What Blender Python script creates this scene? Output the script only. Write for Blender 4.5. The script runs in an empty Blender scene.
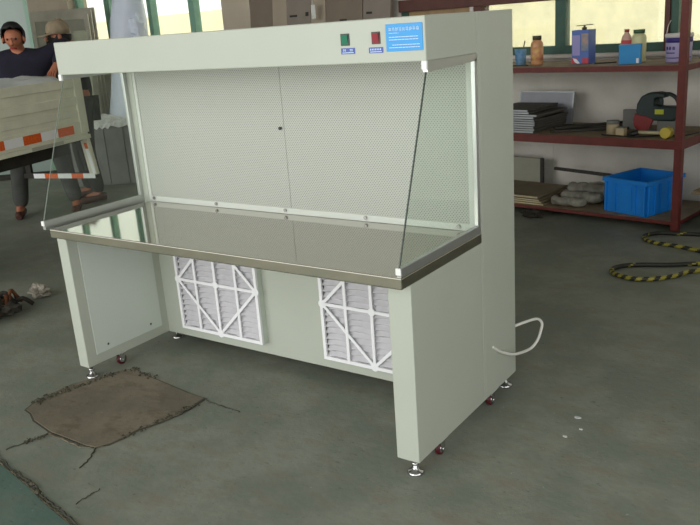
import bpy, bmesh, math, random
from mathutils import Vector, Matrix
random.seed(7)
S = bpy.context.scene
C = S.collection
PI = math.pi
def V(*a): return Vector(a)
def lin(c): c /= 255.0; return c/12.92 if c <= .04045 else ((c+.055)/1.055)**2.4
def rgb(r, g, b): return (lin(r), lin(g), lin(b), 1.0)

# ------------------------------------------------------------------ materials
def new_mat(name):
    m = bpy.data.materials.new(name); m.use_nodes = True
    nt = m.node_tree; nt.nodes.clear()
    out = nt.nodes.new('ShaderNodeOutputMaterial')
    return m, nt, out
def mat(name, col, rough=.5, metal=0., noise=0., scale=8., col2=None, bump=0., bscale=40., spec=.5, stretch=None, coat=0.):
    m, nt, out = new_mat(name)
    b = nt.nodes.new('ShaderNodeBsdfPrincipled'); nt.links.new(b.outputs[0], out.inputs[0])
    b.inputs['Roughness'].default_value = rough; b.inputs['Metallic'].default_value = metal
    b.inputs['Specular IOR Level'].default_value = spec
    b.inputs['Coat Weight'].default_value = coat
    tc = nt.nodes.new('ShaderNodeTexCoord'); mp = nt.nodes.new('ShaderNodeMapping')
    nt.links.new(tc.outputs['Object'], mp.inputs[0])
    if stretch: mp.inputs['Scale'].default_value = stretch
    n = nt.nodes.new('ShaderNodeTexNoise'); n.inputs['Scale'].default_value = scale; n.inputs['Detail'].default_value = 6
    nt.links.new(mp.outputs[0], n.inputs['Vector'])
    r = nt.nodes.new('ShaderNodeValToRGB'); nt.links.new(n.outputs[0], r.inputs[0])
    c2 = col2 if col2 else tuple(max(0, x*(1-noise)) for x in col[:3])+(1,)
    r.color_ramp.elements[0].position = .35; r.color_ramp.elements[1].position = .65
    r.color_ramp.elements[0].color = c2; r.color_ramp.elements[1].color = col
    nt.links.new(r.outputs[0], b.inputs['Base Color'])
    if bump:
        n2 = nt.nodes.new('ShaderNodeTexNoise'); n2.inputs['Scale'].default_value = bscale; n2.inputs['Detail'].default_value = 5
        nt.links.new(mp.outputs[0], n2.inputs['Vector'])
        bp = nt.nodes.new('ShaderNodeBump'); bp.inputs['Strength'].default_value = bump; bp.inputs['Distance'].default_value = .01
        nt.links.new(n2.outputs[0], bp.inputs['Height']); nt.links.new(bp.outputs[0], b.inputs['Normal'])
    return m
def glass_mat(name, tint, refl=.06, haze=0.):
    m, nt, out = new_mat(name)
    t = nt.nodes.new('ShaderNodeBsdfTransparent'); t.inputs[0].default_value = tint
    g = nt.nodes.new('ShaderNodeBsdfGlossy'); g.inputs['Roughness'].default_value = .02
    lw = nt.nodes.new('ShaderNodeLayerWeight'); lw.inputs[0].default_value = .5
    pw = nt.nodes.new('ShaderNodeMath'); pw.operation = 'POWER'; pw.inputs[1].default_value = 5; nt.links.new(lw.outputs['Facing'], pw.inputs[0])
    ma = nt.nodes.new('ShaderNodeMath'); ma.operation = 'MULTIPLY_ADD'; ma.inputs[1].default_value = .9; ma.inputs[2].default_value = refl*.5; nt.links.new(pw.outputs[0], ma.inputs[0])
    mx = nt.nodes.new('ShaderNodeMixShader')
    nt.links.new(ma.outputs[0], mx.inputs[0]); nt.links.new(t.outputs[0], mx.inputs[1]); nt.links.new(g.outputs[0], mx.inputs[2])
    last = mx
    if haze:
        d = nt.nodes.new('ShaderNodeBsdfDiffuse'); d.inputs[0].default_value = (.75, .78, .74, 1)
        tr = nt.nodes.new('ShaderNodeBsdfTranslucent'); tr.inputs[0].default_value = (.8, .8, .74, 1)
        ad = nt.nodes.new('ShaderNodeMixShader'); ad.inputs[0].default_value = .5
        nt.links.new(d.outputs[0], ad.inputs[1]); nt.links.new(tr.outputs[0], ad.inputs[2])
        n = nt.nodes.new('ShaderNodeTexNoise'); n.inputs['Scale'].default_value = 6; n.inputs['Detail'].default_value = 6
        tc = nt.nodes.new('ShaderNodeTexCoord'); nt.links.new(tc.outputs['Object'], n.inputs['Vector'])
        mm = nt.nodes.new('ShaderNodeMath'); mm.operation = 'MULTIPLY'; mm.inputs[1].default_value = haze*2
        nt.links.new(n.outputs[0], mm.inputs[0])
        m2 = nt.nodes.new('ShaderNodeMixShader'); nt.links.new(mm.outputs[0], m2.inputs[0])
        nt.links.new(mx.outputs[0], m2.inputs[1]); nt.links.new(ad.outputs[0], m2.inputs[2]); last = m2
    nt.links.new(last.outputs[0], out.inputs[0])
    return m
def perforated_mat(name, base, hole, px, pz, rad):
    # staggered round holes punched through a painted sheet (object x / z)
    m, nt, out = new_mat(name)
    b = nt.nodes.new('ShaderNodeBsdfPrincipled'); nt.links.new(b.outputs[0], out.inputs[0]); b.inputs['Roughness'].default_value = .45
    tc = nt.nodes.new('ShaderNodeTexCoord'); sp = nt.nodes.new('ShaderNodeSeparateXYZ'); nt.links.new(tc.outputs['Object'], sp.inputs[0])
    def mth(op, a, bb=None, c=None):
        n = nt.nodes.new('ShaderNodeMath'); n.operation = op
        for i, x in enumerate((a, bb, c)):
            if x is None: continue
            if isinstance(x, (int, float)): n.inputs[i].default_value = x
            else: nt.links.new(x, n.inputs[i])
        return n.outputs[0]
    def grid(ox, oz):
        x = mth('SUBTRACT', mth('FRACT', mth('MULTIPLY_ADD', sp.outputs[0], 1/px, ox)), .5)
        z = mth('SUBTRACT', mth('FRACT', mth('MULTIPLY_ADD', sp.outputs[2], 1/pz, oz)), .5)
        x = mth('MULTIPLY', x, px); z = mth('MULTIPLY', z, pz)
        return mth('SQRT', mth('ADD', mth('MULTIPLY', x, x), mth('MULTIPLY', z, z)))
    d = mth('MINIMUM', grid(100, 100), grid(100.5, 100.5))
    h = mth('LESS_THAN', d, rad)
    mx = nt.nodes.new('ShaderNodeMix'); mx.data_type = 'RGBA'
    nt.links.new(h, mx.inputs['Factor']); mx.inputs['A'].default_value = base; mx.inputs['B'].default_value = hole
    nt.links.new(mx.outputs['Result'], b.inputs['Base Color'])
    return m
def floor_mat(name, c1, c2, c3, scratch=.5):
    m, nt, out = new_mat(name)
    b = nt.nodes.new('ShaderNodeBsdfPrincipled'); nt.links.new(b.outputs[0], out.inputs[0])
    tc = nt.nodes.new('ShaderNodeTexCoord')
    def noise(s, det=6, st=None, rot=0):
        mp = nt.nodes.new('ShaderNodeMapping'); nt.links.new(tc.outputs['Object'], mp.inputs[0])
        if st: mp.inputs['Scale'].default_value = st
        mp.inputs['Rotation'].default_value = (0, 0, rot)
        n = nt.nodes.new('ShaderNodeTexNoise'); n.inputs['Scale'].default_value = s; n.inputs['Detail'].default_value = det
        n.inputs['Roughness'].default_value = .65
        nt.links.new(mp.outputs[0], n.inputs['Vector']); return n.outputs[0]
    def ramp(src, p0, p1, a, bb):
        r = nt.nodes.new('ShaderNodeValToRGB'); nt.links.new(src, r.inputs[0])
        r.color_ramp.elements[0].position = p0; r.color_ramp.elements[1].position = p1
        r.color_ramp.elements[0].color = a; r.color_ramp.elements[1].color = bb; return r.outputs[0]
    def mix(f, a, bb, mode='MIX'):
        x = nt.nodes.new('ShaderNodeMix'); x.data_type = 'RGBA'; x.blend_type = mode
        for k, v in (('Factor', f), ('A', a), ('B', bb)):
            if isinstance(v, (int, float, tuple)): x.inputs[k].default_value = v
            else: nt.links.new(v, x.inputs[k])
        return x.outputs['Result']
    W = (1, 1, 1, 1); K = (0, 0, 0, 1)
    base = mix(ramp(noise(2.2, 8), .44, .58, K, W), c1, c2)
    base = mix(ramp(noise(6, 9, (1, 2, 1), .5), .5, .64, K, (.75, .75, .75, 1)), base, c3)
    # worn streaks and specks in the paint
    st = ramp(noise(9, 6, (1, 7, 1), .6), .64, .74, K, (scratch, scratch, scratch, 1))
    base = mix(st, base, tuple(x*.55 for x in c1[:3])+(1,))
    sp = ramp(noise(38, 3), .69, .74, K, (.5, .5, .5, 1))
    base = mix(sp, base, tuple(min(1, x*2.0) for x in c2[:3])+(1,))
    dk = ramp(noise(22, 4, (1, 2.2, 1), -.4), .63, .70, K, (.6, .6, .6, 1))
    base = mix(dk, base, tuple(x*.4 for x in c1[:3])+(1,))
    nt.links.new(base, b.inputs['Base Color'])
    b.inputs['Roughness'].default_value = .62; b.inputs['Specular IOR Level'].default_value = .3
    bp = nt.nodes.new('ShaderNodeBump'); bp.inputs['Strength'].default_value = .25; bp.inputs['Distance'].default_value = .01
    nt.links.new(noise(30, 6), bp.inputs['Height']); nt.links.new(bp.outputs[0], b.inputs['Normal'])
    return m

M = {}
M['cream'] = mat('cream_paint', rgb(189, 194, 181), .34, noise=.03, scale=3, spec=.45)
M['cream_lit'] = mat('cream_paint_lit', rgb(214, 221, 211), .45, noise=.03, scale=3)  # cream paint lightened; missing light from the right put into its colour
M['perf'] = perforated_mat('perforated_white_sheet', rgb(190, 193, 184), rgb(138, 142, 134), .0125, .0150, .0026)
M['steel'] = mat('brushed_stainless', rgb(184, 180, 170), .05, 1., noise=.05, scale=14, stretch=(1, 40, 1))
M['alu'] = mat('satin_aluminium', rgb(200, 202, 200), .32, .85, noise=.05)
M['alu_white'] = mat('white_end_cap', rgb(245, 246, 244), .4)
M['outlet_white'] = mat('white_outlet_trim', rgb(216, 220, 212), .4)
M['chrome'] = mat('chrome', rgb(215, 215, 215), .12, 1., noise=.05)
M['glass'] = glass_mat('clear_glass', (.93, .96, .93, 1))
M['glass_edge'] = mat('dark_glass_edge', rgb(58, 70, 62), .2)
M['glass_edge_pale'] = mat('pale_glass_edge', rgb(126, 136, 124), .2)
M['filter_frame'] = mat('white_filter_card', rgb(248, 248, 250), .5, noise=.02)
M['filter_media'] = mat('pleated_filter_media', rgb(205, 203, 207), .9, noise=.06, scale=30, bump=.2)
M['green_sw'] = mat('green_switch', rgb(30, 120, 92), .3)
M['red_sw'] = mat('red_switch', rgb(150, 44, 56), .3)
M['black'] = mat('black_plastic', rgb(28, 28, 30), .4)
M['switch_rim'] = mat('dark_switch_rim', rgb(60, 66, 62), .4)
M['label_blue'] = mat('blue_label', rgb(72, 92, 176), .4)
M['plate_blue'] = mat('sky_blue_plate', rgb(34, 158, 232), .35)
M['white_ink'] = mat('white_ink', rgb(205, 232, 250), .5)
M['red_wheel'] = mat('red_polyurethane', rgb(84, 20, 30), .35)
M['cord'] = mat('white_cord', rgb(232, 230, 222), .45)
M['screw'] = mat('grey_screw', rgb(150, 150, 146), .35, .7)
M['dark_screw'] = mat('dark_screw', rgb(60, 62, 58), .5)
M['floor'] = floor_mat('worn_green_floor', rgb(122, 128, 116), rgb(138, 141, 128), rgb(132, 126, 112))
M['floor_teal'] = floor_mat('teal_floor', rgb(88, 110, 100), rgb(100, 118, 107), rgb(110, 112, 100))
M['patch'] = floor_mat('bare_cement_patch', rgb(112, 105, 90), rgb(128, 119, 102), rgb(98, 88, 72), .7)
M['crumb'] = mat('cement_crumb', rgb(92, 88, 72), .95, noise=.5, scale=20)
M['crack'] = mat('cracked_floor_edge', rgb(128, 118, 96), .95, noise=.55, scale=25, bump=.6)
M['gap'] = mat('dark_floor_gap', rgb(82, 81, 69), .95, noise=.3, scale=25)
M['wall'] = mat('whitewashed_wall', rgb(232, 228, 218), .9, col2=rgb(212, 207, 196), scale=2.5, bump=.15, bscale=18)
M['wall_beige'] = mat('beige_plaster', rgb(196, 182, 164), .9, noise=.1, scale=3)
M['ceiling'] = mat('ceiling_board', rgb(150, 150, 146), .9, noise=.1, scale=1)
M['wall_hall'] = mat('hall_wall', rgb(146, 148, 140), .9, noise=.1, scale=1)
M['win_green'] = mat('green_window_frame', rgb(52, 92, 78), .5, noise=.2, scale=10)
M['win_green_hazed'] = mat('hazed_green_window_frame', rgb(128, 170, 150), .5, noise=.15, scale=10)  # window green paled; backlight haze painted into the colour
M['win_brown'] = mat('red_brown_beam', rgb(96, 56, 48), .6, noise=.25, scale=9)
M['sill'] = mat('pale_sill', rgb(222, 214, 208), .7, noise=.1)
M['board_edge_brown'] = mat('brown_cover_board', rgb(168, 140, 104), .8, noise=.2)
M['winglass'] = glass_mat('window_glass', (.97, .98, .94, 1))
M['winglass_dusty'] = glass_mat('dusty_window_glass', (.95, .95, .88, 1), haze=.13)
M['outwall'] = mat('yellow_outside_wall', rgb(252, 247, 216), .9, noise=.06, scale=.8)
M['outground'] = mat('outside_ground', rgb(205, 200, 180), .9, noise=.1, scale=1)
M['rack_red'] = mat('red_oxide_steel', rgb(112, 44, 36), .55, noise=.25, scale=14)
M['rack_board'] = mat('grubby_board', rgb(150, 132, 104), .8, noise=.35, scale=7)
M['blue_crate'] = mat('blue_crate_plastic', rgb(18, 138, 232), .45, noise=.08)
M['sheet_edge'] = mat('galvanised_edge', rgb(168, 172, 174), .4, .5, noise=.15, scale=10)
M['plate_top'] = mat('dusty_plate_top', rgb(104, 100, 92), .6, .2, noise=.2)
M['sheet_face'] = mat('dull_sheet_face', rgb(150, 152, 158), .5, .3, noise=.1)
M['dark_rod'] = mat('dark_steel_bar', rgb(62, 58, 50), .55, .3, noise=.3)
M['saw_green'] = mat('dark_green_tool_body', rgb(24, 44, 42), .4)
M['saw_red'] = mat('red_tool_guard', rgb(128, 32, 30), .45)
M['yellow'] = mat('yellow_plastic', rgb(206, 184, 74), .5, noise=.1)
M['label_yellow'] = mat('yellow_label', rgb(190, 196, 44), .5)
M['grey_block'] = mat('grey_block', rgb(128, 128, 124), .7, noise=.15)
M['tan'] = mat('tan_label', rgb(196, 176, 140), .7, noise=.2)
M['wood_handle'] = mat('pale_handle', rgb(200, 190, 152), .6, noise=.15)
M['brown_board'] = mat('brown_board', rgb(138, 124, 100), .8, noise=.2, scale=6)
M['board_edge'] = mat('pale_board_edge', rgb(200, 186, 150), .8, noise=.2)
M['grey_panel'] = mat('grey_green_panel', rgb(158, 156, 140), .7, noise=.08)
M['film'] = mat('wrinkled_plastic_film', rgb(160, 156, 142), .35, noise=.45, scale=14, bump=.9, bscale=22)
M['hose_black'] = mat('black_hose', rgb(36, 36, 30), .5)
M['hose_yellow'] = mat('yellow_hose_band', rgb(156, 146, 56), .5)
M['amber'] = mat('amber_bottle', rgb(216, 158, 112), .35, noise=.15, scale=30)
M['amber_lbl'] = mat('yellow_orange_label', rgb(222, 186, 110), .5, noise=.4, scale=30, col2=rgb(210, 130, 110))
M['dark_cap'] = mat('dark_olive_cap', rgb(78, 72, 46), .5)
M['tin_blue'] = mat('blue_tin', rgb(76, 108, 184), .4, noise=.1)
M['tin_lilac'] = mat('lilac_tin_panel', rgb(150, 144, 200), .4)
M['tin_red'] = mat('red_tin_band', rgb(196, 50, 66), .4)
M['tin_pic'] = mat('tin_picture', rgb(190, 150, 132), .5, col2=rgb(96, 130, 150), scale=14)
M['white_paint'] = mat('white_print', rgb(236, 234, 238), .5)
M['cyan_box'] = mat('cyan_box', rgb(30, 140, 204), .4)
M['cola'] = mat('pale_pink_bottle', rgb(214, 176, 160), .25)
M['cola_lbl'] = mat('red_pink_label', rgb(216, 90, 96), .4)
M['cap_red'] = mat('red_cap', rgb(150, 50, 44), .4)
M['milk'] = mat('cream_translucent_bottle', rgb(216, 214, 164), .4)
M['cap_green'] = mat('dark_green_cap', rgb(62, 96, 62), .45)
M['bucket'] = mat('lilac_bucket', rgb(176, 166, 206), .45)
M['bucket_band'] = mat('indigo_band', rgb(56, 42, 124), .45)
M['bucket_lid'] = mat('white_lid', rgb(226, 220, 216), .45)
M['cup_blue'] = mat('light_blue_cup', rgb(136, 178, 206), .45, col2=rgb(70, 120, 168), scale=18)
M['brush'] = mat('wooden_brush_handle', rgb(120, 104, 72), .6)
M['board_grey'] = mat('grey_brown_board', rgb(142, 132, 122), .8, noise=.12, scale=4)
M['board_brown'] = mat('warm_brown_board', rgb(132, 118, 104), .8, noise=.12, scale=4)
M['board_pale'] = mat('pale_brown_board', rgb(172, 158, 140), .8, noise=.1, scale=4)
M['board_green'] = mat('green_grey_board', rgb(168, 170, 146), .8, noise=.12, scale=4)
M['frame_alu'] = mat('dull_frame_aluminium', rgb(204, 198, 182), .5, .1, noise=.15)
M['frame_pane'] = mat('grey_frame_panel', rgb(180, 175, 160), .6, noise=.15, scale=3)
M['white_tag'] = mat('white_hanging_tag', rgb(214, 214, 208), .6)
M['wrap'] = mat('white_plastic_wrap', rgb(214, 222, 236), .35, noise=.06, scale=5, bump=.4, bscale=7)
M['crate_grey'] = mat('grey_wrapped_crate', rgb(116, 118, 112), .5, noise=.25, scale=5)
M['foil'] = mat('silver_plastic_film', rgb(244, 244, 240), .28, .0, noise=.3, scale=12, bump=1., bscale=16)
M['truck'] = mat('khaki_grey_truck_paint', rgb(240, 238, 216), .5, noise=.12, scale=6)
M['truck_dark'] = mat('dark_chassis', rgb(56, 52, 44), .8, noise=.3)
M['tape_white'] = mat('white_reflective_tape', rgb(255, 255, 255), .35)
M['tape_orange'] = mat('orange_reflective_tape', rgb(255, 108, 24), .4, noise=.25, scale=60)
M['plate'] = mat('pale_strip', rgb(190, 186, 172), .5)
M['tarp'] = mat('pale_grey_sheet', rgb(236, 240, 240), .6, noise=.1, scale=8, bump=.5)
M['rubber'] = mat('tyre_rubber', rgb(34, 34, 32), .8, noise=.2)
M['skin'] = mat('skin', rgb(186, 118, 88), .6, noise=.1)
M['navy'] = mat('navy_black_cloth', rgb(34, 32, 50), .9, noise=.3, scale=14)
M['black_cloth'] = mat('black_cloth', rgb(34, 33, 34), .9, noise=.3, scale=14)
M['trouser'] = mat('grey_trousers', rgb(78, 80, 76), .9, noise=.25, scale=10)
M['trouser_b'] = mat('dark_trousers', rgb(62, 62, 56), .9, noise=.25, scale=10)
M['shoe'] = mat('brown_shoe', rgb(82, 48, 38), .6, noise=.2)
M['hair'] = mat('black_hair', rgb(22, 20, 20), .7, noise=.2)
M['cap'] = mat('tan_cap', rgb(168, 150, 124), .85, noise=.2, scale=20)
M['eye'] = mat('dark_eye', rgb(20, 18, 18), .3)
M['pane_green'] = mat('pale_green_sheet_glass', rgb(150, 168, 158), .25, noise=.06, scale=2)
M['pane_edge'] = mat('green_sheet_edge', rgb(120, 160, 136), .3)
M['scrap_dark'] = mat('dark_scrap', rgb(58, 54, 44), .9, noise=.5, scale=20, bump=.5)
M['scrap_rust'] = mat('rusty_scrap', rgb(120, 74, 46), .9, noise=.35, scale=20)
M['film_white'] = mat('crumpled_white_film', rgb(168, 160, 146), .45, noise=.25, scale=20, bump=.6)
M['paper'] = mat('white_scrap', rgb(200, 202, 200), .7)
M['white_post'] = mat('white_box_card', rgb(208, 206, 200), .7, noise=.1)
M['sack'] = mat('grey_sack', rgb(126, 124, 118), .85, noise=.25, scale=12, bump=.6)

# ------------------------------------------------------------------ mesh helper
class MB:
    def __init__(s): s.b = bmesh.new()
    def face(s, vs, mi=0, sm=False):
        try:
            f = s.b.faces.new(vs); f.material_index = mi; f.smooth = sm; return f
        except ValueError: return None
    def hexa(s, p, mi=0, bev=0):
        t = bmesh.new(); v = [t.verts.new(q) for q in p]
        for f in ((0, 3, 2, 1), (4, 5, 6, 7), (0, 1, 5, 4), (1, 2, 6, 5), (2, 3, 7, 6), (3, 0, 4, 7)): t.faces.new([v[i] for i in f])
        bmesh.ops.recalc_face_normals(t, faces=t.faces)
        if bev: bmesh.ops.bevel(t, geom=list(t.edges), offset=bev, segments=2, profile=.5, affect='EDGES')
        s.merge(t, mi); return s
    def merge(s, t, mi=0, smooth=False, mtx=None):
        mp = {}
        for v in t.verts: mp[v] = s.b.verts.new(mtx @ v.co if mtx else v.co)
        for f in t.faces: s.face([mp[v] for v in f.verts], mi, smooth or f.smooth)
        t.free()
    def box(s, a, b, mi=0, bev=0):
        (x0, y0, z0), (x1, y1, z1) = a, b
        return s.hexa([(x0, y0, z0), (x1, y0, z0), (x1, y1, z0), (x0, y1, z0), (x0, y0, z1), (x1, y0, z1), (x1, y1, z1), (x0, y1, z1)], mi, bev)
    def bar(s, p0, p1, w, h, mi=0, up=(0, 0, 1), bev=0):
        p0 = Vector(p0); p1 = Vector(p1); d = (p1-p0).normalized(); u = Vector(up)
        r = d.cross(u).normalized(); u = r.cross(d).normalized()
        q = []
        for p in (p0, p1):
            for a, b in ((-1, -1), (1, -1), (1, 1), (-1, 1)): q.append(p+r*a*w/2+u*b*h/2)
        return s.hexa(q, mi, bev)
    def prism(s, poly, z0, z1, mi=0):
        lo = [s.b.verts.new((x, y, z0)) for x, y in poly]; hi = [s.b.verts.new((x, y, z1)) for x, y in poly]
        s.face(lo[::-1], mi); s.face(hi, mi); n = len(poly)
        for i in range(n): s.face([lo[i], lo[(i+1) % n], hi[(i+1) % n], hi[i]], mi)
        return s
    def slab(s, pts, off, mi=0, mi_side=None):   # polygon in 3d thickened by vector off
        off = Vector(off); lo = [s.b.verts.new(p) for p in pts]; hi = [s.b.verts.new(Vector(p)+off) for p in pts]
        s.face(lo[::-1], mi); s.face(hi, mi); n = len(pts)
        for i in range(n): s.face([lo[i], lo[(i+1) % n], hi[(i+1) % n], hi[i]], mi if mi_side is None else mi_side)
        return s
    def tube(s, path, r, seg=8, mi=0, mif=None, caps=True):
        P = [Vector(p) for p in path]; rings = []; n = len(P); pr = None
        for i, p in enumerate(P):
            d = (P[min(i+1, n-1)]-P[max(i-1, 0)]).normalized()
            if pr is None: a = Vector((0, 0, 1)) if abs(d.z) < .9 else Vector((1, 0, 0)); u = d.cross(a).normalized()
            else: u = (pr-d*pr.dot(d)).normalized()
            pr = u; w = d.cross(u); rr = r[i] if isinstance(r, (list, tuple)) else r
            rings.append([s.b.verts.new(p+(u*math.cos(2*PI*k/seg)+w*math.sin(2*PI*k/seg))*rr) for k in range(seg)])
        for i in range(n-1):
            for k in range(seg):
                k2 = (k+1) % seg
                s.face([rings[i][k], rings[i][k2], rings[i+1][k2], rings[i+1][k]], mif(i, k) if mif else mi, True)
        if caps: s.face(rings[0][::-1], mif(0, 0) if mif else mi); s.face(rings[-1], mif(n-2, 0) if mif else mi)
        return s
    def lathe(s, prof, c=(0, 0, 0), seg=20, mi=0, axis='Z', mif=None, wob=None):
        c = Vector(c); rings = []
        for j, (r, z) in enumerate(prof):
            ring = []
            for k in range(seg):
                a = 2*PI*k/seg; rr = r*(wob(a, z) if wob else 1); x, y = rr*math.cos(a), rr*math.sin(a)
                q = {'Z': (x, y, z), 'X': (z, x, y), 'Y': (x, z, y)}[axis]
                ring.append(s.b.verts.new(c+Vector(q)))
            rings.append(ring)
        for j in range(len(prof)-1):
            for k in range(seg):
                k2 = (k+1) % seg
                s.face([rings[j][k], rings[j][k2], rings[j+1][k2], rings[j+1][k]], mif(j) if mif else mi, True)
        s.face(rings[0][::-1], mif(0) if mif else mi); s.face(rings[-1], mif(len(prof)-2) if mif else mi)
        return s
    def ball(s, c, r, mi=0, sub=2, jit=0):
        t = bmesh.new(); bmesh.ops.create_icosphere(t, subdivisions=sub, radius=1)
        r = r if isinstance(r, tuple) else (r, r, r)
        for v in t.verts:
            k = 1+random.uniform(-jit, jit); v.co = Vector((v.co.x*r[0]*k, v.co.y*r[1]*k, v.co.z*r[2]*k))
        s.merge(t, mi, jit == 0, Matrix.Translation(c)); return s
    def crumple(s, c, r, mi=0, sub=3, amp=.35):
        t = bmesh.new(); bmesh.ops.create_icosphere(t, subdivisions=sub, radius=1)
        ph = [random.uniform(0, 6) for _ in range(6)]
        for v in t.verts:
            k = 1+amp*(math.sin(5*v.co.x+ph[0])*math.sin(4*v.co.y+ph[1])+.6*math.sin(9*v.co.z+ph[2]+3*v.co.x))+random.uniform(-.08, .08)
            v.co = Vector((v.co.x*r[0]*k, v.co.y*r[1]*k, v.co.z*r[2]*k))
        s.merge(t, mi, False, Matrix.Translation(c)); return s
    def build(s, name, mats, parent=None, world=False, origin=None, bevel=0, sharp=True):
        if not isinstance(mats, (list, tuple)): mats = [mats]
        bmesh.ops.recalc_face_normals(s.b, faces=s.b.faces)
        top = parent
        while top is not None and top.parent is not None: top = top.parent
        if world and top is not None: s.b.transform(top.matrix_basis.inverted())
        me = bpy.data.meshes.new(name)
        if origin is not None: s.b.transform(Matrix.Translation(-Vector(origin)))
        s.b.to_mesh(me); s.b.free()
        for m in mats: me.materials.append(M[m] if isinstance(m, str) else m)
        o = bpy.data.objects.new(name, me); C.objects.link(o)
        if origin is not None: o.location = origin
        if parent is not None: o.parent = parent
        if bevel:
            md = o.modifiers.new('edge', 'BEVEL'); md.width = bevel; md.segments = 2; md.limit_method = 'ANGLE'
        return o
def thing(name, label, cat, loc=(0, 0, 0), rz=0, group=None):
    o = bpy.data.objects.new(name, None); C.objects.link(o); o.empty_display_size = .1
    o.matrix_basis = Matrix.Translation(loc) @ Matrix.Rotation(rz, 4, 'Z')
    o['label'] = label; o['category'] = cat
    if group: o['group'] = group
    return o
def tag(o, label, cat, group=None, kind=None):
    o['label'] = label; o['category'] = cat
    if group: o['group'] = group
    if kind: o['kind'] = kind
    return o
def struct(o): o['kind'] = 'structure'; return o
def smooth_path(pts, n=8, closed=False):
    P = [Vector(p) for p in pts]; out = []
    for i in range(len(P)-1):
        p0, p1, p2, p3 = P[max(i-1, 0)], P[i], P[i+1], P[min(i+2, len(P)-1)]
        for k in range(n):
            t = k/n
            out.append(.5*((2*p1)+(p2-p0)*t+(2*p0-5*p1+4*p2-p3)*t*t+(3*p1-p0-3*p2+p3)*t**3))
    out.append(P[-1]); return out

# ------------------------------------------------------------------ camera
cam = bpy.data.cameras.new('camera'); co = bpy.data.objects.new('camera', cam); C.objects.link(co)
cam.sensor_width = 36; cam.lens = 787.5282*36/700; cam.clip_start = .05; cam.clip_end = 200
yaw, pitch, roll = .6225, -.2945, -.073
fw = Vector((-math.sin(yaw)*math.cos(pitch), math.cos(yaw)*math.cos(pitch), math.sin(pitch)))
r0 = Vector((math.cos(yaw), math.sin(yaw), 0)); u0 = r0.cross(fw)
rr = r0*math.cos(roll)+u0*math.sin(roll); uu = u0*math.cos(roll)-r0*math.sin(roll)
mt = Matrix((rr, uu, -fw)).transposed().to_4x4(); mt.translation = (2.5827, -2.077, 1.5918)
co.matrix_world = mt; S.camera = co

# ------------------------------------------------------------------ room shell
# the back wall is turned a little against the bench: s runs along it, d towards it from the rack front
BN = Vector((.15595, .98777, 0)); BT = Vector((.98777, -.15595, 0)); B0 = Vector((1.319, 3.668, 0)); RZ = -.1566
def bw(s, d, z): return B0+BT*s+BN*d+Vector((0, 0, z))
def wbox(mb, s0, s1, d0, d1, z0, z1, mi=0, bev=0):
    mb.hexa([bw(s0, d0, z0), bw(s1, d0, z0), bw(s1, d1, z0), bw(s0, d1, z0), bw(s0, d0, z1), bw(s1, d0, z1), bw(s1, d1, z1), bw(s0, d1, z1)], mi, bev); return mb
DW = .75
o = MB().box((-16, -9, -.12), (5.2, 9, 0)).build('floor', 'floor'); struct(o)
CE = 4.3
m = MB(); m.slab([(-16, -3.9, CE), (5.2, -3.9, CE), (5.2, 4.1, CE), (-16, 7.5, CE)], (0, 0, .15)); struct(m.build('ceiling', 'ceiling'))
m = MB(); m.box((5.05, .6, 0), (5.2, 4.1, CE)); struct(m.build('wall_right', 'wall_hall'))
m = MB(); m.box((-16.1, -9, 0), (-15.9, 7.6, CE)); struct(m.build('wall_left', 'wall_hall'))
m = MB()
wbox(m, -17, 3.9, DW, DW+.22, 0, 1.185)            # below the sills
wbox(m, -3.06, 3.9, DW, DW+.22, 1.76, CE+.15)      # above the low window
wbox(m, -5.2, -3.06, DW, DW+.22, 1.185, CE+.15)    # solid stretch behind the leaning boards
wbox(m, -17, -5.2, DW, DW+.22, 3.7, CE+.15)        # lintel over the tall windows
wbox(m, -17, -12.6, DW, DW+.22, 1.185, 3.7)
wbox(m, 1.6, 3.9, DW, DW+.22, 1.185, 1.76)
wbox(m, -1.388, -1.380, DW-.004, DW, 0, 1.15)       # joint lines
wbox(m, -2.0, 1.6, DW-.006, DW, 1.02, 1.03)
struct(m.build('wall_back', 'wall'))
m = MB(); wbox(m, -5.72, -5.2, DW-.12, DW+.22, 0, CE); struct(m.build('trim_1', 'wall_beige'))   # pale pillar
m = MB(); wbox(m, -11.4, -9.45, DW-.1, DW+.22, 0, 2.42); struct(m.build('trim_2', 'wall_beige'))   # wide beige pillar
m = MB(); wbox(m, -3.06, 1.6, DW-.07, DW+.2, 1.185, 1.215, 0, .004); struct(m.build('trim_3', 'sill'))
# low window behind the rack
w1 = thing('window_1', '', 'window'); del w1['label']; del w1['category']; w1['kind'] = 'structure'
f = MB()
wbox(f, -3.06, 1.6, DW+.02, DW+.10, 1.215, 1.282)
for a, b in ((-1.385, -1.29), (-.405, -.345), (.7, .79)): wbox(f, a, b, DW+.02, DW+.10, 1.282, 1.66)
wbox(f, -3.06, -2.98, DW+.02, DW+.10, 1.282, 1.66)
f.build('window_frame', 'win_green', w1)
f = MB(); wbox(f, -3.06, 1.6, DW-.03, DW+.12, 1.655, 1.765, 0, .005); wbox(f, -2.19, -2.11, DW-.01, DW+.12, 1.215, 1.655); wbox(f, -.445, -.405, DW+.0, DW+.1, 1.215, 1.655)
f.build('window_beam', 'win_brown', w1)
f = MB(); wbox(f, -2.98, -2.235, DW+.03, DW+.045, 1.282, 1.656); f.build('window_cover', 'board_edge_brown', w1)
f = MB(); wbox(f, -2.235, -2.195, DW-.01, DW+.1, 1.28, 1.68); f.build('window_strip', 'sill', w1)
for a, b in ((-2.98, -2.235), (-2.11, -1.385), (-1.29, -.445), (-.345, .7), (.79, 1.6)):
    f = MB(); wbox(f, a, b, DW+.05, DW+.056, 1.282, 1.656); f.build('window_pane', 'winglass_dusty', w1)
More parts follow.
